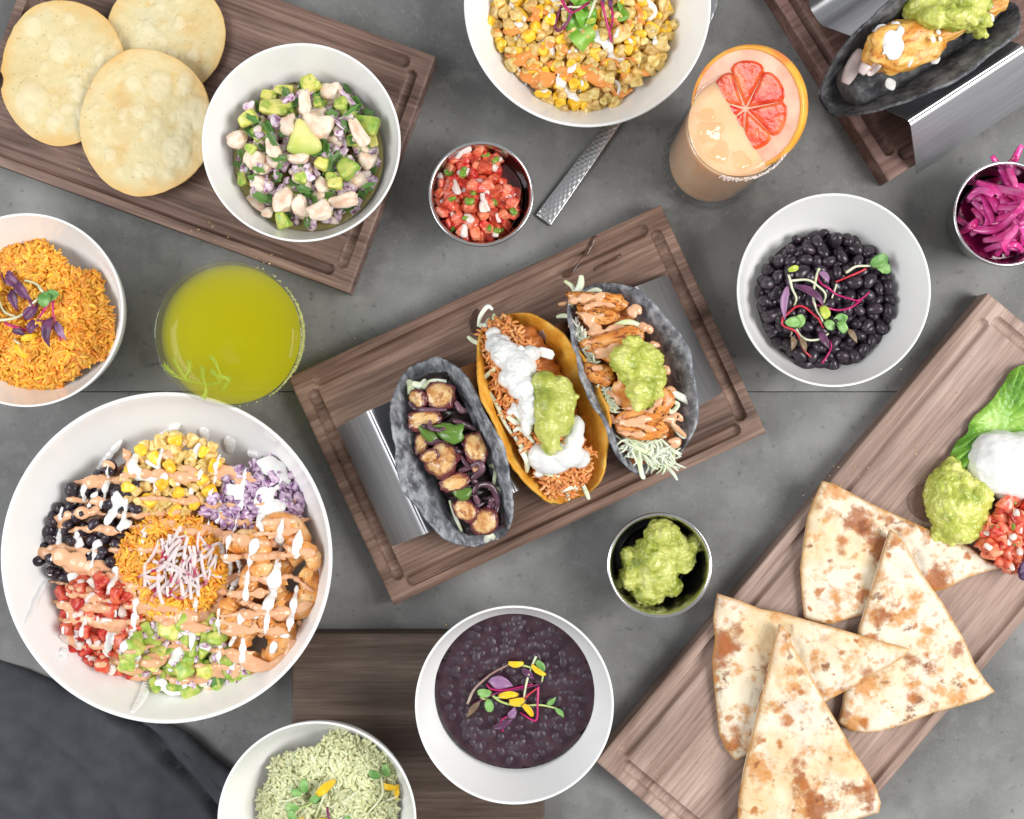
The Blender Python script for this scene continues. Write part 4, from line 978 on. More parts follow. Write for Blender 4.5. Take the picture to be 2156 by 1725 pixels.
fill(pm, 'corn_kernel', CORT, scatter(110, inM, bm_, 22), 11, 'roasted tan corn kernel in the wide bowl', 'corn', 'roasted kernels of street corn', asp=(1.15, .85, .75))
hand(pm, zm, 'corn_kernel', CORY, [(735, 1065, 115, 130, 0), (890, 1040, 150, 170, 40), (570, 725, 110, 85, 0), (770, 790, 100, 110, 30), (620, 240, 120, 110, 0), (495, 150, 110, 130, 0), (960, 890, 130, 90, 50), (870, 870, 120, 110, 60), (1420, 540, 120, 90, 20), (1580, 180, 90, 90, 0), (540, 960, 160, 90, 0), (850, 700, 110, 160, -30), (1450, 450, 130, 100, 0), (110, 460, 90, 120, 20)], 'plump yellow corn kernel on top of the street corn', 'corn', 'plump yellow kernels on the street corn', k=.2014)
hand(pm, zm, 'corn_kernel', CORT, [(1770, 470, 130, 180, 90), (1060, 980, 150, 120, 0), (1075, 1085, 140, 90, 0), (1180, 1045, 80, 80, 0), (1235, 820, 120, 110, 0), (1530, 840, 110, 120, 80), (1700, 640, 130, 110, 20), (1340, 390, 150, 170, 60), (1520, 610, 110, 100, 0), (210, 520, 130, 80, 0)], 'large pale corn kernel on top of the street corn', 'corn', 'large pale kernels on the street corn', k=.2014)
fz = pm.soft(2); T = lambda pts, zz=zm, pl=pm: [pl.P(*zz(*p)) for p in pts]
bl = []
for pts, r in [([(20, 40), (90, 60), (150, -60)], 10), ([(30, 280), (90, 320)], 8), ([(150, 300), (250, 320), (340, 300)], 10), ([(180, 560), (290, 620), (420, 560), (480, 600)], 11), ([(300, 720), (420, 780), (560, 820), (640, 800)], 15), ([(440, 840), (560, 900)], 9), ([(980, 820), (1060, 780), (1140, 850), (1250, 900), (1340, 960), (1480, 900)], 11), ([(1330, 990), (1400, 930)], 13), ([(1600, 760), (1660, 730)], 11), ([(1500, 20), (1560, 150), (1540, 300)], 7), ([(560, 180), (660, 60)], 7), ([(920, 720), (1060, 700), (1180, 640)], 8), ([(560, 640), (680, 690)], 8)]:
    bl += strand(T(pts), r * .95, fz, .34, .55)
for _ in range(26):
    x, y, d0 = random.uniform(60, 1750), random.uniform(0, 950), random.uniform(-.6, .6)
    if inM(*zm(x, y)): bl += strand(T([(x, y), (x + 90 * math.cos(d0), y + 90 * math.sin(d0)), (x + 190 * math.cos(d0 + .4), y + 190 * math.sin(d0 + .4))]), random.uniform(4.5, 8), lambda a, b: fz(a, b) + 1.5, .36, .55)
tag(goo('sauce_drizzle', bl, chip_sauce, 2.2, 4), 'orange sauce drizzled over the street corn', 'sauce', kind='stuff')
bl = []
for pts, r in [([(210, 20), (240, 90)], 8), ([(150, 220), (260, 250), (330, 280)], 8), ([(300, 160), (360, 220)], 6), ([(620, 460), (650, 570)], 7), ([(700, 720), (740, 860), (830, 960), (930, 1060)], 9), ([(520, 930), (640, 940)], 6), ([(1080, 350), (1180, 440), (1260, 560), (1300, 680)], 12), ([(1220, 600), (1380, 600)], 12), ([(1620, 20), (1690, 100), (1640, 220)], 9), ([(1520, 380), (1550, 480)], 8), ([(640, 20), (720, 100)], 8), ([(920, 430), (880, 560), (760, 560)], 6)]:
    bl += strand(T(pts), r * 1.0, fz, .36, .5)
for _ in range(20):
    x, y, d0 = random.uniform(60, 1750), random.uniform(0, 950), random.uniform(.8, 2.2)
    if inM(*zm(x, y)): bl += strand(T([(x, y), (x + 80 * math.cos(d0), y + 80 * math.sin(d0)), (x + 150 * math.cos(d0 + .4), y + 150 * math.sin(d0 + .4))]), random.uniform(4, 7), lambda a, b: fz(a, b) + 2, .36, .55)
tag(goo('crema_drizzle', bl, crema, 2.2, 4), 'white crema drizzled over the street corn', 'crema', kind='stuff')
# greens on the corn
for i, (pts, wdt) in enumerate([([(860, 150), (900, 300), (960, 430), (1060, 530)], 26), ([(1000, 40), (980, 200), (1040, 330)], 22), ([(1260, 100), (1330, 180), (1380, 120)], 20), ([(880, -40), (950, 60)], 24)]):
    q = np.array([[*p, 0] for p in T(pts)]); q = resample(q, 14); q[:, 2] = [fz(a[0], a[1]) + 9 + 4 * math.sin(k * .9) for k, a in enumerate(q)]
    v, f = leaf_mesh(q, wdt, 2, .25, lambda t: .5 + .5 * math.sin(math.pi * t)); tag(part_world('lettuce_piece', v, f, lettuce_m, None), ['long green lettuce piece with a dark rib on the street corn', 'narrow green lettuce piece behind the crossed sprouts', 'small curled lettuce piece beside the purple sprout on the corn', 'lettuce piece cut by the upper picture edge'][i], 'lettuce')
D = 'the street corn'
sprout(pm, zm, D, [(740, -40), (740, 90), (830, 210), (1000, 90), (1080, 20)], 'magenta_stemmed', 3.2, lift=15)
sprout(pm, zm, D, [(825, -40), (825, 210), (770, 330), (700, 370), (670, 300), (730, 120)], 'purple_stemmed', 3.2, lift=15)
sprout(pm, zm, D, [(1120, -60), (1060, 130), (985, 315)], 'white_stemmed', 3.6, [('round', 1040, 285, -20, 22, 7, 'leaf_lime')], lift=16)
sprout(pm, zm, D, [(1150, 80), (1260, 35), (1330, 60)], 'white_stemmed', 3.0, lift=16)
sprout(pm, zm, D, [(740, 160), (880, 140), (1060, 90)], 'white_stemmed', 2.6, lift=13)
sprout(pm, zm, D, [(1155, -40), (1150, 120), (1200, 300), (1255, 470)], 'magenta_stemmed', 2.8, [('long', 1160, 60, 90, 40, 5, 'leaf_purple')], lift=15)
sprout(pm, zm, D, [(1240, 90), (1260, 260), (1235, 370)], 'magenta_stemmed', 2.6, [('long', 1240, 100, 95, 24, 6, 'leaf_purple')], lift=15)
# ================================================================== the big bowl
pq = Pile(360, 1178, 330, lambda x, y: 74 + 30 * np.clip(1 - (x * x + y * y) / 290 ** 2, 0, 1), 105)
zq = zoomer(0, 808.4, .421)
base_m = M('mixed_base', [(136, 88, 56), (186, 128, 84)], sc=60, rough=.4)
o = mound('mixed_filling', pq, 218, base_m, 3, .05, drop=10); tag(o, 'dark base layer beneath the fillings of the largest bowl', 'filling')
# central rice mound
rc = pq.P(*zq(865, 925)); RR = 112
def rz_(x, y):
    r = math.hypot((x - rc[0]) / 1.05, (y - rc[1])) / RR; return 96 + 44 * max(0, 1 - r * r) ** .7 + 9 * nse((x, y, 0), .03, 4)
ii = np.hypot((pq.X - rc[0]) / 1.05, pq.Y - rc[1]) < RR
for i, j in zip(*np.where(ii)): pq.Z[i, j] = max(pq.Z[i, j], rz_(pq.X[i, j], pq.Y[i, j]))
def pos_():
    a = random.uniform(0, 6.283); r = RR * math.sqrt(random.random()); x, y = rc[0] + 1.05 * r * math.cos(a), rc[1] + r * math.sin(a); return x, y, rz_(x, y) + random.uniform(-5, 4)
g = grain_pack(1700, pos_, 23, 7.2, .5)
pts = []; F = []
for j in range(21):
    for k in range(60):
        a = 2 * math.pi * k / 60; r = RR * .97 * j / 20; x, y = rc[0] + 1.05 * r * math.cos(a), rc[1] + r * math.sin(a); pts.append((x, y, rz_(x, y) - 4))
for j in range(20):
    for k in range(60): k2 = (k + 1) % 60; F.append((j * 60 + k, (j + 1) * 60 + k, (j + 1) * 60 + k2, j * 60 + k2))
v, f = join([g, (np.array(pts), F)]); tag(part_world('orange_rice', v, f, rice_o, None), 'orange rice mound in the middle of the largest bowl', 'rice', kind='stuff')

def poly_z(pts): return [zq(*p) for p in pts]
def region(pts):
    p = poly_z(pts); a = np.array(p); return in_poly(p), (a[:, 0].min(), a[:, 1].min(), a[:, 0].max(), a[:, 1].max())
okb, bb = region([(330, 530), (560, 400), (660, 480), (700, 640), (600, 780), (560, 960), (420, 1010), (250, 960), (170, 900), (210, 720)])
for m_n in (27, 25):
    fill(pq, 'black_bean', BEANS, scatter(80, okb, bb, m_n), 14, 'black bean under the sauces in the largest bowl', 'bean', 'black beans in the largest bowl', asp=(1.15, .8, .75))
okc, bc = region([(620, 440), (700, 320), (860, 250), (1000, 280), (1100, 380), (1060, 560), (900, 640), (740, 640), (640, 560)])
fill(pq, 'corn_kernel', CORT, scatter(90, okc, bc, 17), 11.5, 'roasted corn kernel in the largest bowl', 'corn', 'roasted kernels in the largest bowl', asp=(1.1, .85, .75))
fill(pq, 'corn_kernel', CORY, scatter(16, okc, bc, 34), 12, 'yellow corn kernel in the largest bowl', 'corn', 'yellow kernels in the largest bowl', asp=(1.2, .85, .75))
okr, br = region([(1060, 560), (1120, 460), (1240, 400), (1370, 390), (1480, 470), (1500, 600), (1480, 700), (1250, 740), (1100, 700), (1000, 640)])
for m_n in (17, 19):
    fill(pq, 'red_cabbage_piece', RCAB, scatter(90, okr, br, m_n), 9.5, 'chopped red cabbage piece in the largest bowl', 'cabbage', 'red cabbage pieces in the largest bowl', asp=(1.35, .75, .45))
okt, bt = region([(420, 980), (520, 960), (640, 1010), (700, 1130), (690, 1290), (640, 1440), (480, 1460), (400, 1380), (310, 1280), (290, 1060)])
for m_n in (19, 20):
    fill(pq, 'tomato_dice', TOM, scatter(70, okt, bt, m_n), 12.5, 'red tomato dice in the largest bowl', 'tomato', 'tomato dice in the largest bowl', asp=(1.1, .9, .8))
fill(pq, 'white_onion_dice', ONW, scatter(24, okt, bt, 26), 9, 'white onion dice among tomatoes in the largest bowl', 'onion', 'white onion dice in the largest bowl', asp=(1.3, .8, .6))
oka, ba = region([(640, 1280), (760, 1180), (900, 1170), (1100, 1180), (1140, 1300), (1240, 1420), (1200, 1500), (1000, 1520), (850, 1580), (740, 1480), (640, 1400)])
fill(pq, 'shrimp_chunk', SHR, scatter(30, oka, ba, 26), 15, 'shrimp chunk among the avocado in the largest bowl', 'shrimp', 'shrimp chunks in the largest bowl')
fill(pq, 'avocado_chunk', AVOG, scatter(34, oka, ba, 27), 17, 'avocado cube in the largest bowl', 'avocado', 'avocado cubes in the largest bowl', asp=(1.1, .9, .8))
fill(pq, 'red_onion_dice', ONR, scatter(40, oka, ba, 22), 8, 'red onion dice among avocado in the largest bowl', 'onion', 'red onion dice in the largest bowl')
hand(pq, zq, 'avocado_chunk', AVO, [(860, 1225, 100, 75, 8), (1015, 1220, 70, 70, 0), (800, 1325, 80, 50, 10), (770, 1380, 90, 60, 30), (1030, 1430, 70, 60, 0), (870, 1560, 110, 50, -10)], 'yellow avocado cube on top in the largest bowl', 'avocado', 'yellow avocado cubes in the largest bowl', k=.421, thick=.8, sink=.15)
hand(pq, zq, 'avocado_chunk', AVOG, [(710, 1290, 90, 80, 60), (930, 1420, 80, 80, 60), (665, 1380, 70, 70, 0), (1090, 1260, 70, 60, 0), (960, 1320, 60, 80, 0), (780, 1500, 80, 50, 60)], 'green avocado cube on top in the largest bowl', 'avocado', 'green avocado cubes in the largest bowl', k=.421, thick=.8, sink=.15)
hand(pq, zq, 'tomato_dice', TOM, [(570, 1120, 75, 65, 20), (610, 1030, 55, 55, 20), (520, 1400, 70, 70, 0), (430, 1010, 60, 50, 0), (400, 1090, 60, 60, 30), (440, 1230, 50, 60, 0), (350, 1220, 60, 60, 0), (640, 1260, 60, 60, 0)], 'large tomato dice on top in the largest bowl', 'tomato', 'large tomato dice in the largest bowl', k=.421, sink=.1)

# curled spiced shrimps
def curled_shrimp(pile, cx, cy, R0, a0, a1, r, label, parent=None, mat=None, h=0):
    n = 26; V = []
    ang = np.radians(np.linspace(a0, a1, n)); x0, y0 = pile.P(cx, cy); z0 = pile.hm(x0, y0, R0, .6)
    t = np.linspace(0, 1, n); rr = r * (.38 + .62 * np.sin(np.clip(t * 1.18 + .12, 0, 1.25) / 1.25 * math.pi * .9) ** .6) * (1 + .06 * np.cos(t * 2 * math.pi * 7))
    q = np.stack([x0 + R0 * np.cos(ang) * (1 - .12 * t), y0 - R0 * np.sin(ang) * (1 - .12 * t), np.full(n, z0) + rr * .55 + h], 1)
    root = empty('shrimp', (x0, y0, z0))
    v, f = tube(q, rr, 12, .85); v = v + np.array([[nse(p, .05, 2) * 1.2] * 3 for p in v]); part_world('body', v, f, mat or shrimp_o, root)
    e = q[-1]; d = q[-1] - q[-3]; d /= np.linalg.norm(d); s = np.array([-d[1], d[0], 0])
    for k in (-1, 1):
        pth = np.array([e + d * r * 1.5 * u + s * k * r * .55 * u for u in np.linspace(-.2, 1, 6)]); vv, ff = leaf_mesh(pth, r * .45, 2.5, .2); part_world('tail_fin', vv, ff, mat or shrimp_o, root)
    for a in q: pile.dome(a[0], a[1], a[2], r, r, r * .85)
    if parent is None: tag(root, label, 'shrimp', 'spiced shrimps in the largest bowl')
    else: pass
    return root
for (x, y, R0, a0, a1, r, lab) in [(1400, 805, 40, 150, 420, 29, 'spiced shrimp nearest the red cabbage in the largest bowl'), (1455, 1025, 40, -60, 220, 29, 'spiced shrimp curled against the rim side of the largest bowl'),
                                   (1310, 1285, 46, 160, 450, 33, 'fully ringed spiced shrimp beside the avocado in the largest bowl'), (1250, 850, 30, 200, 400, 25, 'short spiced shrimp touching the rice mound'), (1220, 1130, 28, 20, 240, 24, 'small spiced shrimp between the rice mound and the ringed shrimp'), (1330, 985, 30, 120, 330, 20, 'half hidden spiced shrimp amid the shrimp cluster of the largest bowl'), (1520, 880, 26, 200, 400, 18, 'small spiced shrimp against the bowl wall beside the cabbage'), (1400, 1160, 24, 30, 260, 17, 'smallest spiced shrimp above the ringed shrimp')]:
    curled_shrimp(pq, *zq(x, y), R0, a0, a1, r, lab)

# radish matchsticks
def stick(pile, x, y, ang, ln, w, base, lift):
    d = np.array([math.cos(ang), math.sin(ang)]); t = np.linspace(-.5, .5, 5); cv = random.uniform(-.08, .08)
    q = np.array([[x + d[0] * ln * k - d[1] * ln * cv * (4 * k * k), y + d[1] * ln * k + d[0] * ln * cv * (4 * k * k), 0] for k in t]); zz = [base(a[0], a[1]) for a in q]
    q[:, 2] = np.linspace(zz[0], zz[-1], 5) * .4 + np.mean(zz) * .6 + lift
    v, f = tube(q, w, 4); o = part_world('radish_stick', v, f, radish_m, None, smooth=False)
    at_ = o.data.attributes.new('tip', 'FLOAT', 'POINT'); at_.data.foreach_set('value', [1.0 if (i // 4) in TIP else 0.0 for i in range(len(v))]); return o
b_ = pq.soft(4); rs_ = zq(920, 900)
for i in range(64):
    a = random.uniform(0, 6.28); r = 62 * math.sqrt(random.random()); x, y = pq.P(rs_[0] + r * math.cos(a) * 1.15, rs_[1] + r * math.sin(a) * .95)
    TIP = random.choice([(0,), (4,), (), (), (0, 1)]); tag(stick(pq, x, y, random.gauss(1.2, .8), random.uniform(36, 64), random.uniform(2.6, 3.8), b_, 5 + 14 * (1 - r / 62) + random.uniform(0, 7)), ('pink tipped' if TIP else 'all white') + ' radish matchstick on the rice mound, ' + pq.spot(x, y), 'radish', 'radish matchsticks')

fz = pq.soft(3); T = lambda pts, zz=zq, pl=pq: [pl.P(*zz(*p)) for p in pts]
bl = []
for pts, r in [([(360, 500), (500, 490), (640, 480)], 13), ([(600, 330), (650, 400), (700, 440)], 9), ([(800, 370), (850, 350), (840, 390)], 14), ([(520, 400), (560, 420)], 8), ([(230, 690), (400, 645), (560, 655), (760, 650), (900, 635)], 11), ([(340, 740), (470, 720), (640, 745)], 9),
               ([(160, 850), (300, 860), (420, 900), (560, 935)], 17), ([(300, 900), (450, 930), (590, 960)], 15), ([(300, 1020), (450, 1055), (560, 1085), (665, 1080)], 12), ([(320, 1100), (390, 1165), (520, 1190), (670, 1230)], 13), ([(330, 1260), (370, 1300)], 12),
               ([(430, 1320), (560, 1330), (700, 1350), (860, 1362), (950, 1385)], 8), ([(460, 1350), (560, 1380), (620, 1400)], 8), ([(630, 1415), (760, 1440), (950, 1475)], 9), ([(970, 1470), (1080, 1450), (1230, 1450)], 13), ([(760, 1255), (880, 1280), (975, 1290)], 10),
               ([(760, 690), (900, 705), (1060, 735), (1130, 790)], 12), ([(590, 940), (650, 1000), (690, 1070), (760, 1130), (930, 1165), (1070, 1130), (1110, 1000), (1210, 950)], 16), ([(700, 1000), (800, 1070), (950, 1110)], 8), ([(560, 800), (600, 850)], 9), ([(700, 760), (720, 830)], 12),
               ([(1040, 615), (1160, 690), (1330, 690), (1480, 685), (1555, 685)], 9), ([(1190, 500), (1240, 450)], 14), ([(1080, 440), (1170, 450)], 14), ([(1090, 765), (1250, 770), (1400, 800), (1550, 830), (1600, 835)], 10), ([(1230, 845), (1340, 850), (1440, 865)], 8), ([(1330, 780), (1420, 740), (1510, 720)], 9),
               ([(1215, 940), (1330, 965), (1460, 960), (1570, 1030)], 9), ([(1240, 1080), (1330, 1115), (1440, 1135), (1560, 1090)], 14), ([(1130, 1160), (1280, 1210), (1300, 1180)], 9), ([(1150, 1330), (1290, 1395), (1420, 1385), (1475, 1290)], 18), ([(1300, 1255), (1400, 1210), (1460, 1230)], 9), ([(950, 560), (1030, 600)], 8), ([(900, 420), (990, 450)], 9),
               ([(1480, 1200), (1560, 1170), (1550, 1140)], 9), ([(1440, 560), (1470, 600)], 9), ([(420, 660), (520, 600)], 7)]:
    bl += strand(T(pts), r * .92, fz, .34, .5)
okall = in_ell(*zq(880, 920), 285, 255)
def runs(lines, n_gap, rr, dz_):
    out = []
    for ln in lines:
        q = resample([(*p, 0) for p in ln], 40)[:, :2]; i = 0
        while i < 37:
            k = random.randint(6, 16); seg = [p for p in q[i:i + k] if okall(*zq(*p))]
            if len(seg) > 3: out += strand([pq.P(*zq(*p)) for p in seg[::2]], rr * random.uniform(.85, 1.25), lambda a, b: fz(a, b) + dz_, .42, .5)
            i += k + random.randint(*n_gap)
    return out
bl += runs([[(150, y), (450, y + 25), (760, y + 10), (1100, y + 45), (1600, y + 30)] for y in (440, 560, 700, 810, 990, 1090, 1170, 1290, 1370, 1460)], (0, 2), 7.2, 3.0)
tag(goo('sauce_drizzle', bl, peach_sauce, 2.4, 4), 'peach coloured sauce drizzled in lines across the largest bowl', 'sauce', kind='stuff')
fz2 = lambda x, y: fz(x, y) + 1.5
bl = []
for pts, r in [([(490, 540), (440, 620)], 10), ([(600, 540), (580, 620), (540, 700)], 10), ([(260, 770), (290, 800)], 11), ([(380, 770), (400, 830)], 10), ([(500, 780), (440, 850)], 9), ([(350, 960), (390, 980)], 11), ([(230, 920), (260, 960)], 8), ([(660, 690), (600, 720)], 8),
               ([(690, 350), (660, 370), (680, 440), (740, 470), (820, 460), (790, 520)], 12), ([(740, 390), (790, 410)], 12), ([(905, 275), (920, 310)], 9), ([(990, 300), (960, 390)], 9), ([(1010, 430), (1000, 470)], 9), ([(880, 460), (890, 510)], 7), ([(960, 520), (950, 560)], 8),
               ([(1290, 400), (1380, 430), (1420, 500)], 18), ([(1380, 520), (1300, 580), (1330, 640), (1420, 600)], 17), ([(1180, 510), (1200, 620)], 12), ([(1100, 580), (1085, 690)], 9), ([(1140, 520), (1150, 540)], 12), ([(1410, 715), (1400, 860)], 9), ([(1510, 730), (1500, 850)], 13), ([(1310, 760), (1270, 890)], 8),
               ([(1420, 880), (1380, 1010), (1360, 1100)], 13), ([(1200, 870), (1190, 960), (1160, 1040)], 10), ([(1260, 980), (1250, 1060)], 8), ([(1240, 1120), (1215, 1220)], 10), ([(1200, 1240), (1160, 1300)], 8), ([(1330, 1110), (1300, 1150)], 8), ([(1100, 800), (1110, 860)], 11), ([(1310, 690), (1330, 740)], 8),
               ([(400, 1210), (370, 1290)], 8), ([(440, 1230), (440, 1330)], 8), ([(580, 1220), (590, 1300)], 10), ([(560, 1060), (600, 1150)], 8), ([(430, 1080), (460, 1120)], 8), ([(320, 1070), (320, 1100)], 8), ([(430, 1370), (450, 1400)], 8), ([(580, 1380), (600, 1430)], 8),
               ([(790, 1200), (770, 1270)], 13), ([(960, 1220), (880, 1250)], 9), ([(730, 1310), (690, 1400)], 11), ([(920, 1310), (860, 1420)], 13), ([(790, 1490), (860, 1530), (920, 1500)], 15), ([(1010, 1300), (1060, 1340)], 13), ([(1150, 1400), (1200, 1430)], 13), ([(1010, 720), (1030, 740)], 8), ([(740, 720), (730, 760)], 9), ([(930, 1100), (950, 1130)], 7), ([(700, 950), (690, 980)], 7), ([(1390, 1280), (1370, 1330)], 8), ([(1400, 1240), (1460, 1240)], 8)]:
    bl += strand(T(pts), r * .95, fz2, .32, .5)
bl += runs([[(x + 90, 300), (x + 40, 650), (x - 10, 1000), (x - 60, 1500)] for x in (260, 370, 470, 590, 720, 1010, 1150, 1270, 1390, 1500)], (1, 5), 6.0, 4.5)
tag(goo('crema_drizzle', bl, crema, 2.4, 4), 'white crema streaks poured over the largest bowl', 'crema', kind='stuff')
# crema runs on the porcelain wall
ic = W(350, 1175, 170)
ip = np.array([(a, b) for a, b in big_prof[0]])
def wall_z(x, y): r = math.hypot(x - ic[0], y - ic[1]); return float(np.interp(r, ip[:, 0], ip[:, 1])) + .8
for pts, r, lab in [([(560, 290), (500, 350), (430, 430)], 11, 'thin crema smear on the wall of the largest bowl above the beans'), ([(850, 205), (800, 240), (750, 270)], 13, 'crema smear on the wall of the largest bowl above the corn'), ([(980, 225), (970, 280)], 12, 'crema run on the bowl wall beyond the yellow corn'), ([(1110, 270), (1100, 340)], 13, 'crema run on the bowl wall between corn and cabbage'), ([(1210, 350), (1270, 360)], 13, 'crema blot on the bowl wall above the red cabbage'),
                    ([(205, 990), (185, 1080), (175, 1180)], 8, 'long crema run on the bowl wall below the beans'), ([(330, 1330), (325, 1360)], 12, 'round crema drop on the bowl wall below the tomatoes'), ([(715, 1480), (715, 1560), (705, 1610)], 11, 'crema run on the bowl wall below the avocado'), ([(1010, 1540), (1130, 1500)], 7, 'thin crema streak on the bowl wall right of the avocado')]:
    q = [W(*zq(*p), 110)[:2] for p in pts]; tag(goo('crema_smear', strand(q, r, wall_z, .3, .2, .25), crema, 1.3, 10), lab, 'crema', 'crema smears on the largest bowl')
fill(pq, 'cilantro_leaf', CIL, [zq(*p) for p in [(1000, 1500), (1060, 1495), (1100, 1485)]], 15, 'herb leaf at the lower edge of the largest bowl', 'leaf', 'herb leaves in the largest bowl', asp=(1, 1, 1), tilt=.3)

# ================================================================== tostadas
tost_m = M('tostada', [(206, 184, 130), (214, 198, 150), (206, 198, 160)], sc=20, det=6, rough=.5, bump=.25, bsc=500, bdist=1.5, spec=.4, second=[(24, 5, .52, .68, (208, 168, 100), .6), (420, 2, .66, .72, (150, 100, 50), .7), (60, 5, .55, .68, (218, 182, 112), .6)],
           attrs=[('bub', (226, 216, 182)), ('rim', (216, 172, 100))])
def tostada(px, py, rx, ry, z, tx, ty, seed, label, bubbles, bite=None):
    r0 = random.Random(seed); c = W(px, py, z); nr, ns = 64, 200; V = []; F = []; bub = []; rim = []
    bs = [(bx, by, br) for bx, by, br in bubbles] + [(r0.uniform(-.85, .85), r0.uniform(-.85, .85), r0.uniform(.02, .06)) for _ in range(70)] + [(r0.uniform(-.7, .7), r0.uniform(-.7, .7), r0.uniform(.06, .14)) for _ in range(12)]
    for j in range(nr + 1):
        for k in range(ns):
            a = 2 * math.pi * k / ns; e = 1 + .012 * math.sin(3 * a + seed) + .01 * math.sin(5 * a + 2 * seed) + .006 * nse((math.cos(a) * 3, math.sin(a) * 3, seed), 1.5)
            if bite and abs((a - bite[0] + math.pi) % (2 * math.pi) - math.pi) < bite[1]: e -= bite[2] * (1 - abs((a - bite[0] + math.pi) % (2 * math.pi) - math.pi) / bite[1]) ** .5
            t = j / nr; x, y = t * e * math.cos(a), t * e * math.sin(a)
            zz = 3.5 * nse((x, y, seed), 1.1, seed) + 1.6 * nse((x, y, 0), 6, seed) + 6 * t ** 4; bb_ = 0
            wx_, wy_ = .035 * nse((x, y, 1), 4, seed), .035 * nse((x, y, 7), 4, seed)
            for bx, by, br in bs:
                dd = ((x - bx + wx_) ** 2 + (y - by + wy_) ** 2) / br ** 2
                if dd < 1: hgt = (1 - dd) ** .6; zz += br * 20 * hgt; bb_ = max(bb_, min(1, hgt * 1.3) * min(1, br * 9))
            xx, yy = x * rx * (HC - z) / HC, y * ry * (HC - z) / HC
            V.append((xx, yy, zz + tx * xx + ty * yy)); bub.append(bb_ * .5); rim.append(max(0, (t - .78) / .22) ** 1.5 * .9 * (.5 + .5 * nse((x, y, 3), 2, seed) + .2))
    for j in range(nr):
        for k in range(ns): k2 = (k + 1) % ns; F.append((j * ns + k, (j + 1) * ns + k, (j + 1) * ns + k2, j * ns + k2))
    me = mesh('tostada', V, F, tost_m)
    for nm, dat in (('bub', bub), ('rim', rim)): at_ = me.attributes.new(nm, 'FLOAT', 'POINT'); at_.data.foreach_set('value', [float(np.clip(d_, 0, 1)) for d_ in dat])
    o = obj('tostada', me, (c[0], c[1], z)); s = o.modifiers.new('thickness', 'SOLIDIFY'); s.thickness = 3.2 * K; s.offset = -1
    return tag(o, label, 'tostada', 'round fried tostadas')
tostada(351, 74, 124, 128, 62, 0, 0, 3.1, 'tostada lying furthest back, partly under the other two', [(-.35, .05, .2), (.45, -.35, .12), (.1, -.3, .1), (.7, -.6, .13), (-.1, .5, .1)])
tostada(135, 155, 135, 153, 72, .03, -.01, 1.7, 'tostada with a nibbled edge at the outer end of the board', [(-.5, -.35, .27), (-.05, .35, .2), (-.5, .65, .16), (.2, -.1, .1), (-.1, -.6, .12), (.55, .3, .1), (.1, .75, .1)], (math.pi + .1, .12, .06))
tostada(308, 260, 142, 153, 88, .04, .03, 2.3, 'topmost tostada with round blisters beside the ceviche bowl', [(-.18, .53, .13), (-.1, .17, .12), (.47, -.4, .23), (.75, .12, .26), (.22, .52, .2), (-.55, -.42, .1), (-.78, -.38, .09), (.16, -.02, .1), (.22, .36, .08), (0, -.12, .1), (.6, .5, .13), (.05, -.65, .09), (-.35, .15, .1)])

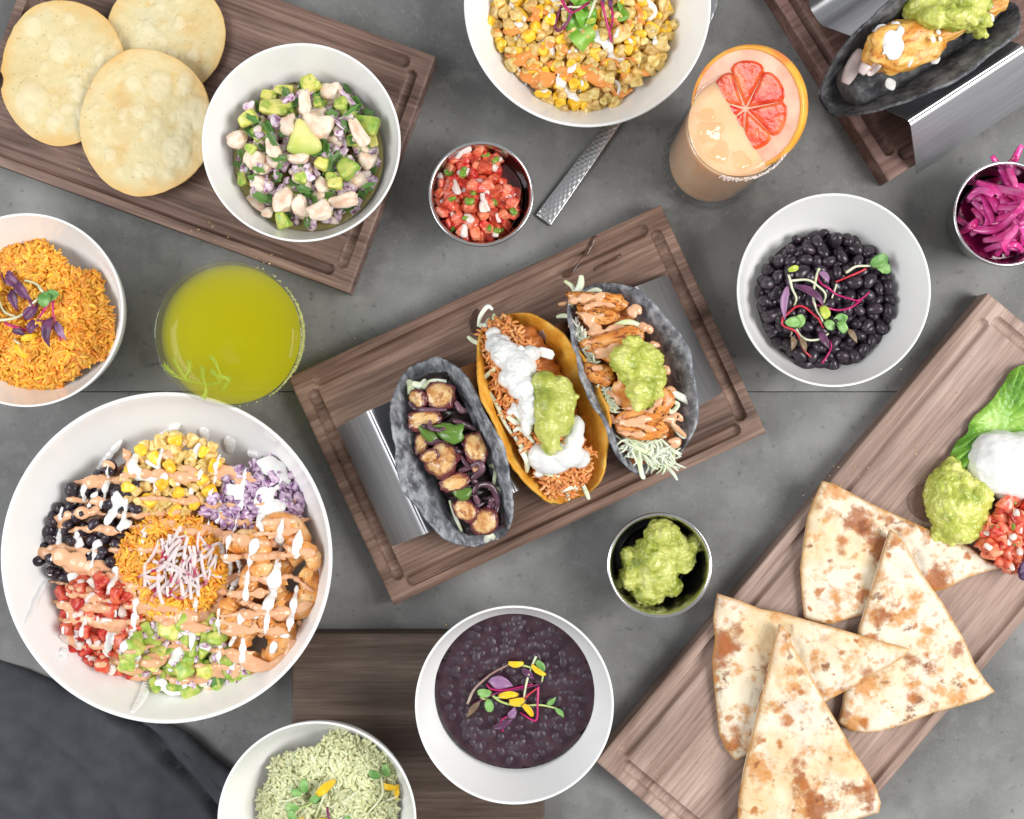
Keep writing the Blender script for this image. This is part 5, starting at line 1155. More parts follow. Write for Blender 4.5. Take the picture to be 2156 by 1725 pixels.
# ================================================================== quesadillas
ques_m = M('toasted_tortilla', [(218, 204, 176), (230, 219, 196), (211, 202, 186)], sc=38, det=5, rough=.52, bump=.6, bsc=300, bdist=3.0, spec=.35,
           second=[(20, 4, .46, .66, (216, 178, 116), .6), (44, 4, .50, .66, (196, 132, 60), .88), (26, 5, .56, .65, (150, 80, 30), .9), (130, 3, .55, .68, (190, 124, 60), .6), (70, 5, .60, .68, (120, 62, 24), .8)],
           vor=[(62, .2, .45, (172, 102, 42), .9), (30, .1, .3, (160, 90, 36), .8)], attrs=[('rim', (206, 150, 82))])
cheese_m = M('quesadilla_filling', [(206, 160, 84), (226, 188, 118), (150, 96, 48)], sc=140, rough=.4, sss=.1)
zd = zoomer(1228, 973, .4358)
def wedge(outline, zc_, label, seed, th=17):
    """outline in zoom coordinates; zc_: three (x, y, z) that fix the tilt"""
    zavg = sum(c[2] for c in zc_) / 3; z = np.array([W(*zd(*c[:2]), c[2]) for c in zc_]); A = np.c_[z[:, :2], np.ones(3)]; pl = np.linalg.solve(A, z[:, 2])
    plane = lambda x, y: pl[0] * x + pl[1] * y + pl[2]
    poly = []
    for p in outline:
        q = W(*zd(*p), zavg)
        for _ in range(3): q = W(*zd(*p), plane(q[0], q[1]))
        poly.append(q[:2])
    poly = np.array(poly); root = empty('quesadilla_wedge', (*poly.mean(0), plane(*poly.mean(0)) - th))
    def lump(P): return np.array([5.0 * nse((x, y, 0), .02, seed, 3) + 4.0 * abs(nse((x, y, 0), .045, seed + 3, 2)) + 1.2 * nse((x, y, 0), .13, seed, 2) for x, y in P])
    edge = poly + 0; top = lambda P, d: plane(P[:, 0], P[:, 1]) + lump(P) * np.clip(d / 14, .3, 1) - 5.0 * np.clip(1 - d / 16, 0, 1) ** 2
    V, F, P, d = sheet(edge, 6.5, top, lambda d: 3.4 + 0 * d); uo = part_world('upper_tortilla', V, F, ques_m, root)
    ra_ = uo.data.attributes.new('rim', 'FLOAT', 'POINT'); ra_.data.foreach_set('value', [float(np.clip(1 - dd / (7 + 5 * nse((x, y, 0), .06, seed)), 0, 1) * .8) for (x, y), dd in zip(P, d)] + [.8] * len(P))
    c0 = poly.mean(0); ins = c0 + (poly - c0) * .972
    V, F, P, d = sheet(ins, 9, lambda P, d: plane(P[:, 0], P[:, 1]) + lump(P) * .6 - 4.5 - 2.5 * np.clip(1 - d / 12, 0, 1), lambda d: np.full(len(d), th - 8.0)); part_world('cheese_filling', V, F, cheese_m, root)
    low = c0 + (poly - c0) * .99
    V, F, P, d = sheet(low, 11, lambda P, d: plane(P[:, 0], P[:, 1]) - th + 3.4 + 0 * d, lambda d: np.full(len(d), 3.0)); part_world('lower_tortilla', V, F, ques_m, root)
    return tag(root, label, 'quesadilla', 'quesadilla wedges')
z0 = BT + 18
wedge([(1160, 92), (1220, 108), (1400, 205), (1600, 295), (1760, 365), (1870, 410), (1960, 480), (2040, 512), (1960, 530), (1860, 560), (1760, 615), (1690, 632), (1560, 680), (1420, 730), (1300, 755), (1200, 788), (1120, 775), (1070, 755), (1060, 640), (1052, 520), (1070, 380), (1090, 260), (1120, 180)],
      [(1160, 92, z0 + 4), (2040, 512, z0 + 2), (1080, 770, z0)], 'quesadilla wedge furthest up the board, its tip touching the salsa', 1.3)
wedge([(1490, 328), (1520, 350), (1560, 400), (1640, 540), (1740, 680), (1840, 850), (1900, 985), (1950, 1060), (1994, 1112), (1930, 1150), (1830, 1180), (1700, 1215), (1560, 1270), (1440, 1305), (1360, 1312), (1290, 1300), (1238, 1262), (1260, 1180), (1270, 1090), (1300, 980), (1340, 810), (1380, 680), (1430, 520), (1460, 420)],
      [(1490, 328, z0 + 34), (1994, 1112, z0 + 2), (1250, 1270, z0 + 4)], 'broad quesadilla wedge overhanging the lower long edge of the board', 2.9)
wedge([(648, 636), (760, 672), (860, 712), (960, 730), (1100, 770), (1260, 815), (1420, 862), (1580, 905), (1560, 940), (1490, 985), (1400, 1030), (1300, 1095), (1180, 1158), (1060, 1230), (900, 1350), (800, 1420), (740, 1446), (690, 1390), (660, 1320), (650, 1220), (632, 1060), (625, 960), (640, 860), (630, 760)],
      [(648, 636, z0 + 8), (1580, 905, z0 + 38), (740, 1446, z0)], 'quesadilla wedge with a white folded edge nearest the guacamole cup', 4.4)
wedge([(955, 785), (985, 820), (1020, 900), (1090, 1010), (1170, 1160), (1240, 1280), (1310, 1400), (1370, 1490), (1420, 1580), (1442, 1650), (1430, 1700), (1300, 1740), (1100, 1790), (900, 1800), (745, 1790), (758, 1640), (780, 1500), (820, 1330), (860, 1150), (900, 1000), (925, 880)],
      [(955, 785, z0 + 48), (1442, 1650, z0 + 26), (745, 1790, z0 + 22)], 'front quesadilla wedge with deep brown patches cut by the picture edge', 6.1, 20)

# ================================================================== lettuce, sour cream, guacamole and salsa on the long board
zl = zoomer(1871.5, 733.6, .3126)
lf = [(910, 110), (830, 150), (790, 215), (740, 290), (700, 350), (640, 410), (590, 450), (545, 510), (528, 575), (470, 620), (430, 690), (415, 760), (470, 830), (560, 900), (760, 960), (1000, 940), (1250, 760), (1300, 420), (1180, 180), (1040, 100)]
pl_ = curvy([(*W(*zl(*p), BT + 14)[:2], 0) for p in lf], 60); lc = pl_.mean(0)
def ltop(P, d):
    dx, dy = P[:, 0] - lc[0], P[:, 1] - lc[1]; a = np.arctan2(dy, dx); r = np.hypot(dx, dy)
    rib = np.abs(np.sin(a * 13 + 1.2 * np.sin(a * 5) + .6 * np.sin(r * .05))); return BT + 8 + np.clip(r / 110, 0, 1.3) * (15 * rib + 6) * np.clip(d / 10, .3, 1) + 3 * np.array([nse((x, y, 0), .04, 8) for x, y in P])
V, F, P, d = sheet(pl_, 4.0, ltop, lambda d: 1.8 + 0 * d); tag(part_world('lettuce_leaf', V, F, lettuce_m, None), 'bright green ribbed lettuce leaf at the far end of the long board', 'lettuce')
core = [(*at(BT + 20, *zl(x, y)), BT + z, r * .3126, r2 * .3126, rz) for x, y, z, r, r2, rz in [(760, 780, 24, 240, 225, 44), (880, 760, 26, 260, 200, 46), (720, 700, 22, 170, 150, 40), (860, 930, 18, 200, 120, 36), (680, 860, 18, 150, 120, 30), (1000, 850, 20, 200, 200, 40)]]
tag(goo('sour_cream', core, sourcream_m, 2.6, 12, 4, 26, None, 1.2, 7), 'thick white sour cream spooned onto the lettuce leaf', 'sour cream')
core = [(*at(BT + 25, *zl(x, y)), BT + z, r * .3126, r2 * .3126, rz) for x, y, z, r, r2, rz in [(450, 1060, 26, 200, 200, 46), (420, 920, 22, 160, 130, 40), (430, 810, 18, 65, 70, 30), (560, 1000, 22, 140, 150, 40), (480, 1180, 22, 170, 140, 38), (340, 1000, 16, 95, 120, 30), (600, 1120, 16, 85, 110, 28), (400, 1250, 12, 110, 75, 24)]]
tag(goo('guacamole', guac_blobs(core, 34, (6, 12), 9), guac_y, 2.2, 4, 9.0, 14, None, 4.0, 6), 'guacamole mound between the sour cream and the quesadillas', 'guacamole')
pz = Pile(2118, 1120, 110, lambda x, y: BT + 6 + 26 * np.clip(1 - (x * x + y * y) / 90 ** 2, 0, 1), BT + 26)
oks, bs_ = in_poly([zl(*p) for p in [(730, 1060), (800, 1000), (950, 1030), (1080, 1200), (1020, 1400), (860, 1480), (770, 1460), (700, 1400), (600, 1350), (620, 1210), (690, 1120)]]), (2055, 1045, 2215, 1200)
for q in range(2):
    fill(pz, 'tomato_dice', TOMP, scatter(34, oks, bs_, 19), 12, 'pale red tomato dice in the salsa on the long board', 'tomato', 'tomato dice on the long board', asp=(1.15, .9, .8))
    fill(pz, 'tomato_dice', TOM, scatter(16, oks, bs_, 26), 11, 'deep red tomato dice in the salsa on the long board', 'tomato', 'deep red tomato dice on the long board', asp=(1.1, .9, .8))
    fill(pz, 'white_onion_dice', ONW, scatter(9, oks, bs_, 32), 7.5, 'white onion dice in the salsa on the long board', 'onion', 'onion dice on the long board', asp=(1.3, .8, .7))
    fill(pz, 'chilli_dice', JAL, scatter(9, oks, bs_, 30), 5, 'green herb bit in the salsa on the long board', 'herb', 'herb bits on the long board', asp=(1.4, .7, .5))
fill(pz, 'red_cabbage_piece', [mesh('red_cabbage_piece', *unitblob(i, n=2.6, amp=.25, freq=1.6, sub=3, bend=.3), M('dark_cabbage', [(58, 34, 66), (92, 64, 104), (150, 126, 160)], sc=1.2, rough=.35, lo=.4, hi=.75), True, True) for i in range(2)],
     [zl(880, 1480), zl(930, 1500), zl(905, 1440), zl(960, 1420)], 16, 'dark purple cabbage piece below the salsa on the long board', 'cabbage', 'purple cabbage on the long board', asp=(1.2, .7, .6))
# ================================================================== tacos
blue_m = M('blue_corn_tortilla', [(92, 94, 101), (126, 129, 135), (166, 169, 174)], sc=110, det=8, rough=.62, bump=.6, bsc=420, bdist=2.5, spec=.3, lo=.36, hi=.64, second=[(170, 4, .52, .64, (186, 188, 192), .5), (120, 4, .54, .66, (60, 60, 68), .6)])
dkblue_m = M('dark_blue_tortilla', [(60, 61, 65), (92, 93, 97), (128, 129, 132)], sc=60, det=8, rough=.62, bump=.7, bsc=420, bdist=2.5, spec=.3, lo=.36, hi=.64, second=[(200, 4, .52, .64, (140, 140, 142), .5), (90, 4, .55, .66, (48, 48, 52), .5)])
corn_shell = M('yellow_corn_shell', [(204, 134, 34), (222, 160, 54), (234, 184, 88)], sc=70, det=7, rough=.55, bump=.8, bsc=380, bdist=3, spec=.4, second=[(120, 4, .58, .72, (196, 116, 20), .5)])
chicken_m = M('shredded_chicken', [(206, 118, 54), (222, 146, 80), (234, 180, 122)], sc=80, rough=.42, rnd=.12, isl=True)
oct_m = M('octopus_slice', [(228, 198, 150), (218, 176, 120), (190, 128, 70)], sc=1.2, rough=.13, rnd=.06, sss=.25, sr=.002, bump=.4, bsc=5, bdist=1.5, second=[(1.5, 4, .50, .64, (160, 92, 44), .8), (9, 2, .62, .7, (110, 60, 30), .6)], attrs=[('skin', (104, 48, 52))])
char_on = M('charred_onion', [(44, 26, 34), (84, 54, 66), (128, 92, 104)], sc=60, rough=.26, rnd=.2)
dark_fill = M('dark_filling', [(26, 18, 18), (54, 36, 34)], sc=90, rough=.35)
orange_fill = M('orange_filling', [(170, 92, 36), (206, 128, 62)], sc=90, rough=.4)
grill_shr = M('grilled_shrimp', [(196, 112, 40), (216, 142, 66), (228, 174, 106)], sc=1.6, det=4, rough=.26, sss=.15, sr=.002, bump=.4, bsc=5, bdist=2, second=[(2.2, 4, .52, .62, (136, 62, 20), .85), (1.8, 4, .57, .64, (58, 30, 26), .85)])
jalg = M('grilled_chilli', [(62, 104, 34), (104, 140, 52), (44, 66, 34)], sc=60, rough=.28, rnd=.1)
fish_m = M('fried_fish', [(204, 132, 46), (220, 166, 80), (232, 194, 118)], sc=2.2, det=5, rough=.32, bump=.6, bsc=8, bdist=2.5, second=[(3.5, 4, .52, .64, (182, 102, 28), .75)])
cheese_w = M('crumbled_cheese', [(232, 231, 226), (236, 236, 233)], sc=80, rough=.5, sss=.2, sr=.002)

class Taco:
    def __init__(s, px, py, zr, ang, R, splay, z0, shell, seed, label, r0=30, fill_h=.55, fmat=None, wav=1.0, group='tacos in steel racks', core_flat=False):
        c = W(px, py, zr); s.c = c; s.a = R_(ang); s.root = empty('taco', (c[0], c[1], z0), s.a); s.R = R; s.z0 = z0
        nu, nv = 80, 61; V = []; F = []; la, ra = splay
        for i in range(nu + 1):
            t = -math.cos(math.pi * i / nu) * .997; ch = R * math.sqrt(1 - t * t) * (1 + .03 * math.sin(i * .31 + seed) * wav)
            for j in range(nv):
                e = j / (nv - 1) * 2 - 1; sa = abs(e) * ch; al = R_(la if e < 0 else ra); lim = r0 * (math.pi / 2 - al)
                if sa < lim: x = r0 * math.sin(sa / r0); z = r0 * (1 - math.cos(sa / r0))
                else: x = r0 * math.cos(al) + (sa - lim) * math.sin(al); z = r0 * (1 - math.sin(al)) + (sa - lim) * math.cos(al)
                x *= 1 if e > 0 else -1
                wv = wav * (sa / R) * (9 * nse((t * 2.2, e * 1.2, seed), 1.0, seed) + 3 * nse((t * 6, e * 3, seed), 1.0, seed))
                wv += 1.1 * nse((t * 40, e * 22, seed), 1.0, seed, 2)
                V.append((t * R, x + wv, z + 3 * abs(t) ** 4 * 6 + wav * 3 * (sa / R) * nse((t * 4, e, 1), 1, seed)))
        for i in range(nu):
            for j in range(nv - 1): q = i * nv + j; F.append((q, q + nv, q + nv + 1, q + 1))
        me = mesh('shell', V, F, shell); o = obj('shell', me, parent=s.root); m = o.modifiers.new('thickness', 'SOLIDIFY'); m.thickness = 5.5 * K; m.offset = 0
        s.la, s.ra, s.r0 = la, ra, r0; s.fh = fill_h
        def base(x, y):
            cs, sn = math.cos(-s.a), math.sin(-s.a); u = x * cs - y * sn; w = x * sn + y * cs; t = np.clip(np.abs(u) / R, 0, 1)
            ch = R * np.sqrt(1 - t * t); h = ch * fill_h
            half = r0 + h * math.tan(R_((la + ra) / 2)); return z0 + 6 + (h + 12) * np.clip(1.05 - .25 * (w / np.maximum(half, 8)) ** 2, .2, 1.05) * (np.abs(w) < half * 1.7)
        s.p = Pile(px, py, R + 60, base, z0 + R * fill_h * .95); s.p.c = np.array([c[0], c[1], s.p.zs])
        g = (np.arange(s.p.n) - (s.p.n - 1) / 2) * s.p.st; s.p.X, s.p.Y = np.meshgrid(g + c[0], g + c[1]); s.p.Z = base(s.p.X - c[0], s.p.Y - c[1]); s.p.base = s.p.Z.copy()
        # filling core
        bl = []
        for t in np.linspace(-.74, .78, 34 if core_flat else 15):
            ch = R * math.sqrt(1 - t * t); h = ch * fill_h; x, y = c[0] + math.cos(s.a) * t * R, c[1] + math.sin(s.a) * t * R
            hw = r0 * .75 + h * math.tan(R_((la + ra) / 2)) * .8; bl.append((x, y, z0 + h * .55 + 8, 22, hw, h * .45 + 6, s.a))
        goo('filling', bl, fmat or dark_fill, 3.2, 8 if core_flat else 3, 1.5 if core_flat else 7, 14, s.root)
        tag(s.root, label, 'taco', group)
    def put(s, *a, **k): return s.p.put(*a, parent=s.root, **k)
    def hand(s, Zm, name, meshes, lst, k, thick=.6, sink=.2):
        for i, t in enumerate(lst):
            x, y, w, h = t[:4]; a = -R_(t[4]) if len(t) > 4 else 0; rx, ry = w * k / 2, h * k / 2
            s.p.put(name, meshes[i % len(meshes)], *Zm(x, y), rx, ry, min(rx, ry) * thick, a, .18, sink, s.root, q=.75)
    def strip(s, Zm, name, pts, w, mat, flat=.45, lift=3, z=None, sides=7):
        q = resample([(*s.p.P(*Zm(*p)), 0) for p in pts], 6 + 5 * len(pts)); b = s.p.soft(3); n = len(q); zz = np.array([b(a[0], a[1]) for a in q]); zz = np.convolve(np.pad(zz, 3, 'edge'), np.ones(7) / 7, 'valid')
        zz = np.maximum(zz, zz.max() - 26); q[:, 2] = zz + lift + 3 * np.sin(np.linspace(0, math.pi, n))
        v, f = tube(q, w * (.3 + .7 * np.sin(np.linspace(.2, math.pi - .2, n)) ** .6), sides, flat); part_world(name, v, f, mat, s.root)
        for a in q[::2]: s.p.dome(a[0], a[1], a[2] - 1, w, w, w * flat)
    def shreds(s, Zm, name, n, region, ln, w, mat, lift=3, ang=None, sd=.9, curl=.5):
        """many thin shreds as one heap"""
        ok = in_poly([Zm(*p) for p in region]); a = np.array([Zm(*p) for p in region]); P = scatter(n, ok, (a[:, 0].min(), a[:, 1].min(), a[:, 0].max(), a[:, 1].max()), 3.5); parts = []; b = s.p.soft(2)
        for px, py in P:
            x, y = s.p.P(px, py); d = random.gauss(ang if ang is not None else 0, sd) if ang is not None else random.uniform(0, 6.28); l = ln * random.uniform(.6, 1.3); cv = random.uniform(-curl, curl); z = b(x, y) + lift + random.uniform(-3, 6); tl = random.gauss(0, .22)
            q = np.array([[x + math.cos(d + cv * t) * l * t, y + math.sin(d + cv * t) * l * t, z + tl * l * t + 2 * math.sin(5 * t + x)] for t in np.linspace(-.5, .5, 6)]); parts.append(tube(q, w * np.array([.5, .9, 1, 1, .9, .5]), 5, .6))
        v, f = join(parts); o = part_world(name, v, f, mat, s.root); o['kind'] = 'stuff'; return o
    def sauce(s, Zm, name, lst, mat, flat=.45, dz=0, voxel=2.0, fat=.85):
        b = s.p.soft(3); bl = []
        for pts, r in lst: bl += strand([s.p.P(*Zm(*p)) for p in pts], r * fat, lambda x, y: b(x, y) + dz, flat, .5)
        o = goo(name, bl, mat, voxel, 4, parent=s.root); o['kind'] = 'stuff'; return o

def octo(seed):
    v, f = unitblob(seed, n=2.6, amp=.2, freq=1.9, sub=4); me = mesh('octopus_slice', v, f, oct_m, True, True)
    a = me.attributes.new('skin', 'FLOAT', 'POINT'); a.data.foreach_set('value', [float(np.clip((math.hypot(p[0], p[1]) - .76) * 6 + .8 * nse(p, 2.5, seed), 0, 1)) for p in v]); return me
OCT = [octo(i + .5) for i in range(6)]
VT = BT + 5.5
# ------------------------------------------------ octopus taco
z1 = zoomer(816, 748.6, .2431)
t1 = Taco(957, 955, 165, -70, 195, (29, 22), VT, blue_m, 1.2, 'blue corn taco of charred octopus slices at the outer end of the rack', 32, .50, dark_fill)
for pts, w in [([(150, 220), (200, 260), (190, 340)], 9), ([(210, 240), (290, 260), (330, 210)], 8), ([(310, 290), (380, 230), (510, 225)], 6), ([(880, 950), (930, 960), (920, 1100), (880, 1160)], 4), ([(900, 960), (950, 930)], 7), ([(930, 1150), (1000, 1160), (1040, 1215)], 5), ([(540, 1250), (590, 1400), (640, 1530)], 4), ([(840, 1640), (880, 1580), (920, 1610)], 8)]: t1.strip(z1, 'cabbage_shred', pts, w, cabbage_m, .3)
for i in range(34):
    u = random.uniform(-.75, .75); p0 = (random.uniform(280, 900), 0); yy = random.uniform(380, 1480); xx = 330 + (yy - 300) * .42 + random.uniform(-150, 190); d0 = random.uniform(0, 6.28)
    t1.strip(z1, 'onion_strip', [(xx + math.cos(d0) * 70, yy + math.sin(d0) * 70), (xx + random.uniform(-30, 30), yy + random.uniform(-30, 30)), (xx - math.cos(d0 + .7) * 75, yy - math.sin(d0 + .7) * 75)], random.uniform(4, 6.5), char_on, .5)
t1.hand(z1, 'octopus_slice', OCT, [(270, 380, 190, 150, 20), (460, 350, 245, 220, 10), (330, 560, 270, 170, -10), (300, 760, 110, 190, 10), (480, 900, 260, 270, 30), (765, 800, 260, 180, 75), (590, 1090, 230, 130, -15), (680, 1330, 210, 160, 40), (840, 1430, 220, 220, 0), (380, 860, 150, 110, -30), (790, 960, 110, 100, 0)], .2431, .5, .15)
t1.hand(z1, 'chilli_slice', [mesh('chilli_slice', *unitblob(i, n=2.6, amp=.3, freq=1.3, sub=3, bend=.3), jalg, True, True) for i in range(3)], [(370, 680, 200, 90, 50), (560, 660, 210, 150, 0), (650, 1180, 140, 110, 0), (520, 640, 180, 60, 10)], .2431, .5, .2)
for pts, w in [([(310, 600), (340, 610), (420, 640), (520, 630)], 5), ([(190, 400), (250, 460), (340, 470), (520, 470)], 5), ([(730, 950), (800, 920), (820, 980), (740, 1060), (780, 1090)], 7), ([(740, 1180), (800, 1110), (900, 1130), (950, 1250), (940, 1360)], 7), ([(760, 1200), (790, 1290)], 6), ([(590, 400), (640, 470), (690, 480)], 7), ([(570, 560), (680, 600), (760, 640)], 6), ([(380, 560), (390, 620), (480, 650)], 5)]: t1.strip(z1, 'onion_strip', pts, w, char_on, .5, 7)

# ------------------------------------------------ chicken taco in yellow shell
z2 = zoomer(980.7, 629, .256)
t2 = Taco(1134, 860, 165, -68, 198, (24, 34), VT, corn_shell, 5.3, 'yellow corn taco of shredded chicken, sour cream and guacamole in the middle of the rack', 34, .62, orange_fill, 1.0)
reg = [(180, 150), (330, 120), (470, 280), (560, 420), (600, 700), (860, 1100), (1050, 1250), (1000, 1500), (880, 1640), (680, 1640), (560, 1400), (420, 1100), (260, 860), (150, 420), (110, 260)]
t2.shreds(z2, 'shredded_chicken', 760, reg, 24, 3.4, chicken_m, 4, None, curl=1.6)
for pts, w in [([(90, 200), (110, 110), (170, 30), (215, 55)], 5), ([(100, 190), (160, 200), (190, 130)], 7), ([(5, 295), (60, 340), (120, 370)], 5), ([(300, 530), (230, 590), (135, 690), (250, 860), (310, 1000), (390, 1130)], 5), ([(400, 1130), (480, 1250), (520, 1350)], 6), ([(440, 1230), (500, 1330), (500, 1430)], 6), ([(520, 1350), (640, 1430), (800, 1470)], 4), ([(330, 960), (400, 1010), (450, 1030)], 6), ([(400, 940), (480, 1020), (560, 1060)], 5), ([(390, 1090), (450, 1070), (560, 1180)], 5), ([(960, 1520), (1000, 1600), (1030, 1670)], 5), ([(780, 1590), (880, 1550), (930, 1590)], 7), ([(840, 1600), (860, 1680)], 4), ([(220, 150), (230, 90)], 4)]: t2.strip(z2, 'cabbage_shred', pts, w, cabbage_m, .35, 8)
b2 = t2.p.soft(2)
def tz(t, Zm, lst, dz, k):
    b = t.p.soft(3); out = []
    for x, y, rx, ry, rz, *a in lst:
        q = t.p.P(*Zm(x, y)); out.append((q[0], q[1], b(*q) + dz, rx * k, ry * k, rz, -R_(a[0]) if a else 0))
    return out
cr = tz(t2, z2, [(230, 290, 70, 60, 16), (270, 380, 110, 90, 22), (350, 480, 160, 120, 26, 40), (440, 560, 150, 120, 26, 40), (400, 660, 130, 90, 24), (480, 740, 130, 100, 24), (520, 880, 90, 130, 22), (530, 460, 80, 70, 18), (500, 1020, 50, 110, 12, 0), (400, 920, 70, 30, 8, -20)], 6, .256)
goo('sour_cream', guac_blobs(cr, 14, (5, 9), 5), sourcream_m, 2.0, 7, 4, 11, t2.root, 1.5, 5)
cr = tz(t2, z2, [(620, 1290, 110, 110, 20), (700, 1360, 150, 80, 20), (820, 1280, 150, 110, 24), (930, 1310, 90, 80, 18), (900, 1060, 70, 100, 20), (880, 1160, 90, 80, 20), (600, 1440, 40, 30, 8)], 8, .256)
goo('sour_cream', cr, sourcream_m, 2.0, 6, 3, 14, t2.root)
for x, y, w, h, a in [(655, 450, 130, 75, 20), (370, 915, 80, 40, -20), (440, 960, 110, 45, 40), (210, 895, 25, 25, 0)]: t2.hand(z2, 'cheese_crumb', [mesh('cheese_crumb', *unitblob(x, n=4, amp=.25, freq=1.4, sub=2), cheese_w, True, True)], [(x, y, w, h, a)], .256, .45, 0)
gz = tz(t2, z2, [(640, 700, 100, 100, 24), (760, 740, 110, 100, 26), (700, 880, 150, 160, 32), (760, 980, 120, 150, 30), (670, 1040, 110, 150, 28), (690, 1180, 75, 100, 22), (590, 690, 55, 60, 16), (850, 840, 50, 110, 18)], 16, .256)
goo('guacamole', guac_blobs(gz, 22, (4, 8), 6), guac_m, 2.0, 4, 4, 12, t2.root, 2.0, 5)

# ------------------------------------------------ shrimp taco
z3 = zoomer(1168, 561.5, .269)
t3 = Taco(1314, 796, 165, -69, 198, (19, 38), VT, blue_m, 8.8, 'blue corn taco of saucy shrimp and guacamole beside the empty rack end', 30, .62, orange_fill, .9)
t3.shreds(z3, 'shredded_cabbage', 95, [(530, 1350), (700, 1330), (900, 1380), (950, 1540), (800, 1560), (640, 1480), (560, 1420)], 56, 2.8, cabbage_m, 4, -.6, .6, 1.9)
t3.shreds(z3, 'shredded_cabbage', 120, [(150, 400), (240, 560), (330, 800), (480, 1120), (440, 1150), (380, 1000), (260, 740), (170, 560)], 26, 2.6, cabbage_m, 2)
for pts, w in [([(130, 250), (170, 170), (150, 120), (90, 75)], 5), ([(150, 260), (190, 180), (220, 110), (225, 35)], 8), ([(120, 330), (150, 240), (165, 180)], 7), ([(20, 380), (80, 375), (150, 395)], 5), ([(570, 1310), (650, 1480), (690, 1640), (715, 1650)], 5), ([(780, 1550), (900, 1580), (960, 1630), (1000, 1690)], 4), ([(860, 960), (960, 1010), (1060, 1060), (1110, 1150)], 8), ([(900, 1220), (1000, 1310), (1040, 1340)], 7), ([(860, 1060), (900, 1140), (960, 1080), (900, 1050)], 5), ([(250, 190), (330, 165), (380, 180)], 5), ([(930, 1380), (950, 1500), (930, 1580)], 5), ([(440, 480), (560, 440), (680, 470)], 6), ([(640, 1480), (780, 1450), (920, 1440)], 6), ([(560, 1380), (700, 1440), (860, 1500)], 6)]: t3.strip(z3, 'cabbage_shred', pts, w, cabbage_m, .35, 7)
GS = [mesh('grilled_shrimp', *unitblob(i + .3, n=2.6, amp=.2, freq=1.5, sub=3, bend=.3, taper=.15), grill_shr, True, True) for i in range(4)]
t3.hand(z3, 'grilled_shrimp', GS, [(330, 260, 420, 130, 8), (320, 380, 300, 120, 12), (430, 590, 460, 150, -12), (430, 690, 320, 120, 20), (330, 840, 230, 150, 20), (560, 980, 260, 200, 40), (680, 1140, 400, 170, -25), (660, 1270, 380, 150, 5), (800, 1060, 200, 150, -40)], .269, .55, .15)
t3.sauce(z3, 'sauce_drizzle', [([(50, 270), (160, 260), (300, 235), (460, 220), (515, 240)], 9), ([(170, 360), (250, 400), (300, 470), (350, 520)], 12), ([(230, 330), (340, 290), (500, 305)], 8), ([(300, 390), (400, 395), (510, 390)], 7), ([(120, 460), (180, 490)], 9), ([(210, 520), (330, 525), (460, 490), (600, 500)], 7), ([(650, 480), (720, 480), (750, 510)], 11), ([(570, 340), (640, 330), (680, 370)], 10), ([(600, 330), (620, 380)], 12), ([(300, 680), (400, 660), (500, 620)], 9), ([(310, 710), (420, 700)], 6), ([(740, 610), (810, 620)], 9), ([(850, 790), (880, 830)], 12), ([(430, 1170), (480, 1210), (700, 1190), (880, 1190), (1000, 1200)], 9), ([(500, 1230), (640, 1240), (800, 1290)], 7), ([(480, 1290), (600, 1310), (700, 1310)], 7), ([(720, 1130), (860, 970), (940, 970)], 7), ([(890, 1200), (960, 1150), (1000, 1190)], 9), ([(900, 1220), (1000, 1300), (1050, 1340)], 6), ([(900, 1370), (970, 1370), (930, 1410)], 9), ([(510, 1110), (620, 1110), (740, 1140)], 6), ([(280, 800), (360, 800)], 8), ([(390, 980), (460, 1010), (500, 1080)], 8)], peach_sauce, .5, 2)
gz = tz(t3, z3, [(590, 620, 80, 70, 20), (640, 700, 130, 110, 28), (520, 740, 110, 110, 26), (720, 740, 110, 90, 26), (620, 840, 150, 120, 32), (760, 870, 90, 120, 26), (640, 980, 110, 110, 28), (740, 990, 90, 90, 24), (640, 1070, 70, 50, 16)], 17, .269)
goo('guacamole', guac_blobs(gz, 26, (5, 10), 8), guac_y, 2.0, 4, 8, 13, t3.root, 3, 6)

# ------------------------------------------------ fish taco on its own rack
RU = W(1925, 60, 120); ru = 33
rack(zigzag(2, 192, 96, 96), 268, (W(1906, 22, 110)[0], W(1906, 22, 110)[1], BT + .8), R_(ru - 90), 'brushed steel rack under the fish taco, cut by the picture edge')
z4 = zoomer(1722, 0, .2014)
t4 = Taco(1956, 72, 165, ru, 212, (26, 20), VT, dkblue_m, 3.3, 'dark blue corn taco of battered fish and guacamole on its own board', 34, .5, dkblue_m, .8, core_flat=True)
t4.hand(z4, 'fried_fish', [mesh('fried_fish', *unitblob(i + .7, n=3.2, amp=.22, freq=1.5, sub=4, octv=4), fish_m, True, True) for i in range(2)], [(830, 540, 760, 460, -20), (1800, 40, 300, 260, -30), (1250, 330, 640, 300, -25)], .2014, .55, .1)
for pts, w in [([(310, 850), (370, 700), (440, 540)], 15), ([(390, 830), (450, 740), (540, 690)], 12), ([(450, 830), (560, 760)], 9), ([(700, 200), (760, 150)], 12)]: t4.strip(z4, 'cabbage_shred', pts, w, M('pale_cabbage', [(222, 208, 206), (196, 178, 176)], sc=60, rough=.35, sss=.2, sr=.002), .4, 8)
t4.sauce(z4, 'crema_drizzle', [([(540, 320), (580, 380), (580, 480)], 11), ([(690, 350), (740, 430), (720, 500)], 10), ([(560, 560), (640, 520), (680, 600), (640, 720)], 15), ([(600, 540), (560, 680)], 9), ([(1130, 430), (1160, 540)], 6), ([(720, 860), (760, 930)], 13), ([(1190, 620), (1150, 700)], 10), ([(1740, 120), (1750, 200), (1790, 240)], 10), ([(860, 720), (840, 800)], 5), ([(1060, 500), (1080, 560)], 5)], crema, .22, 6.5, fat=1.1)
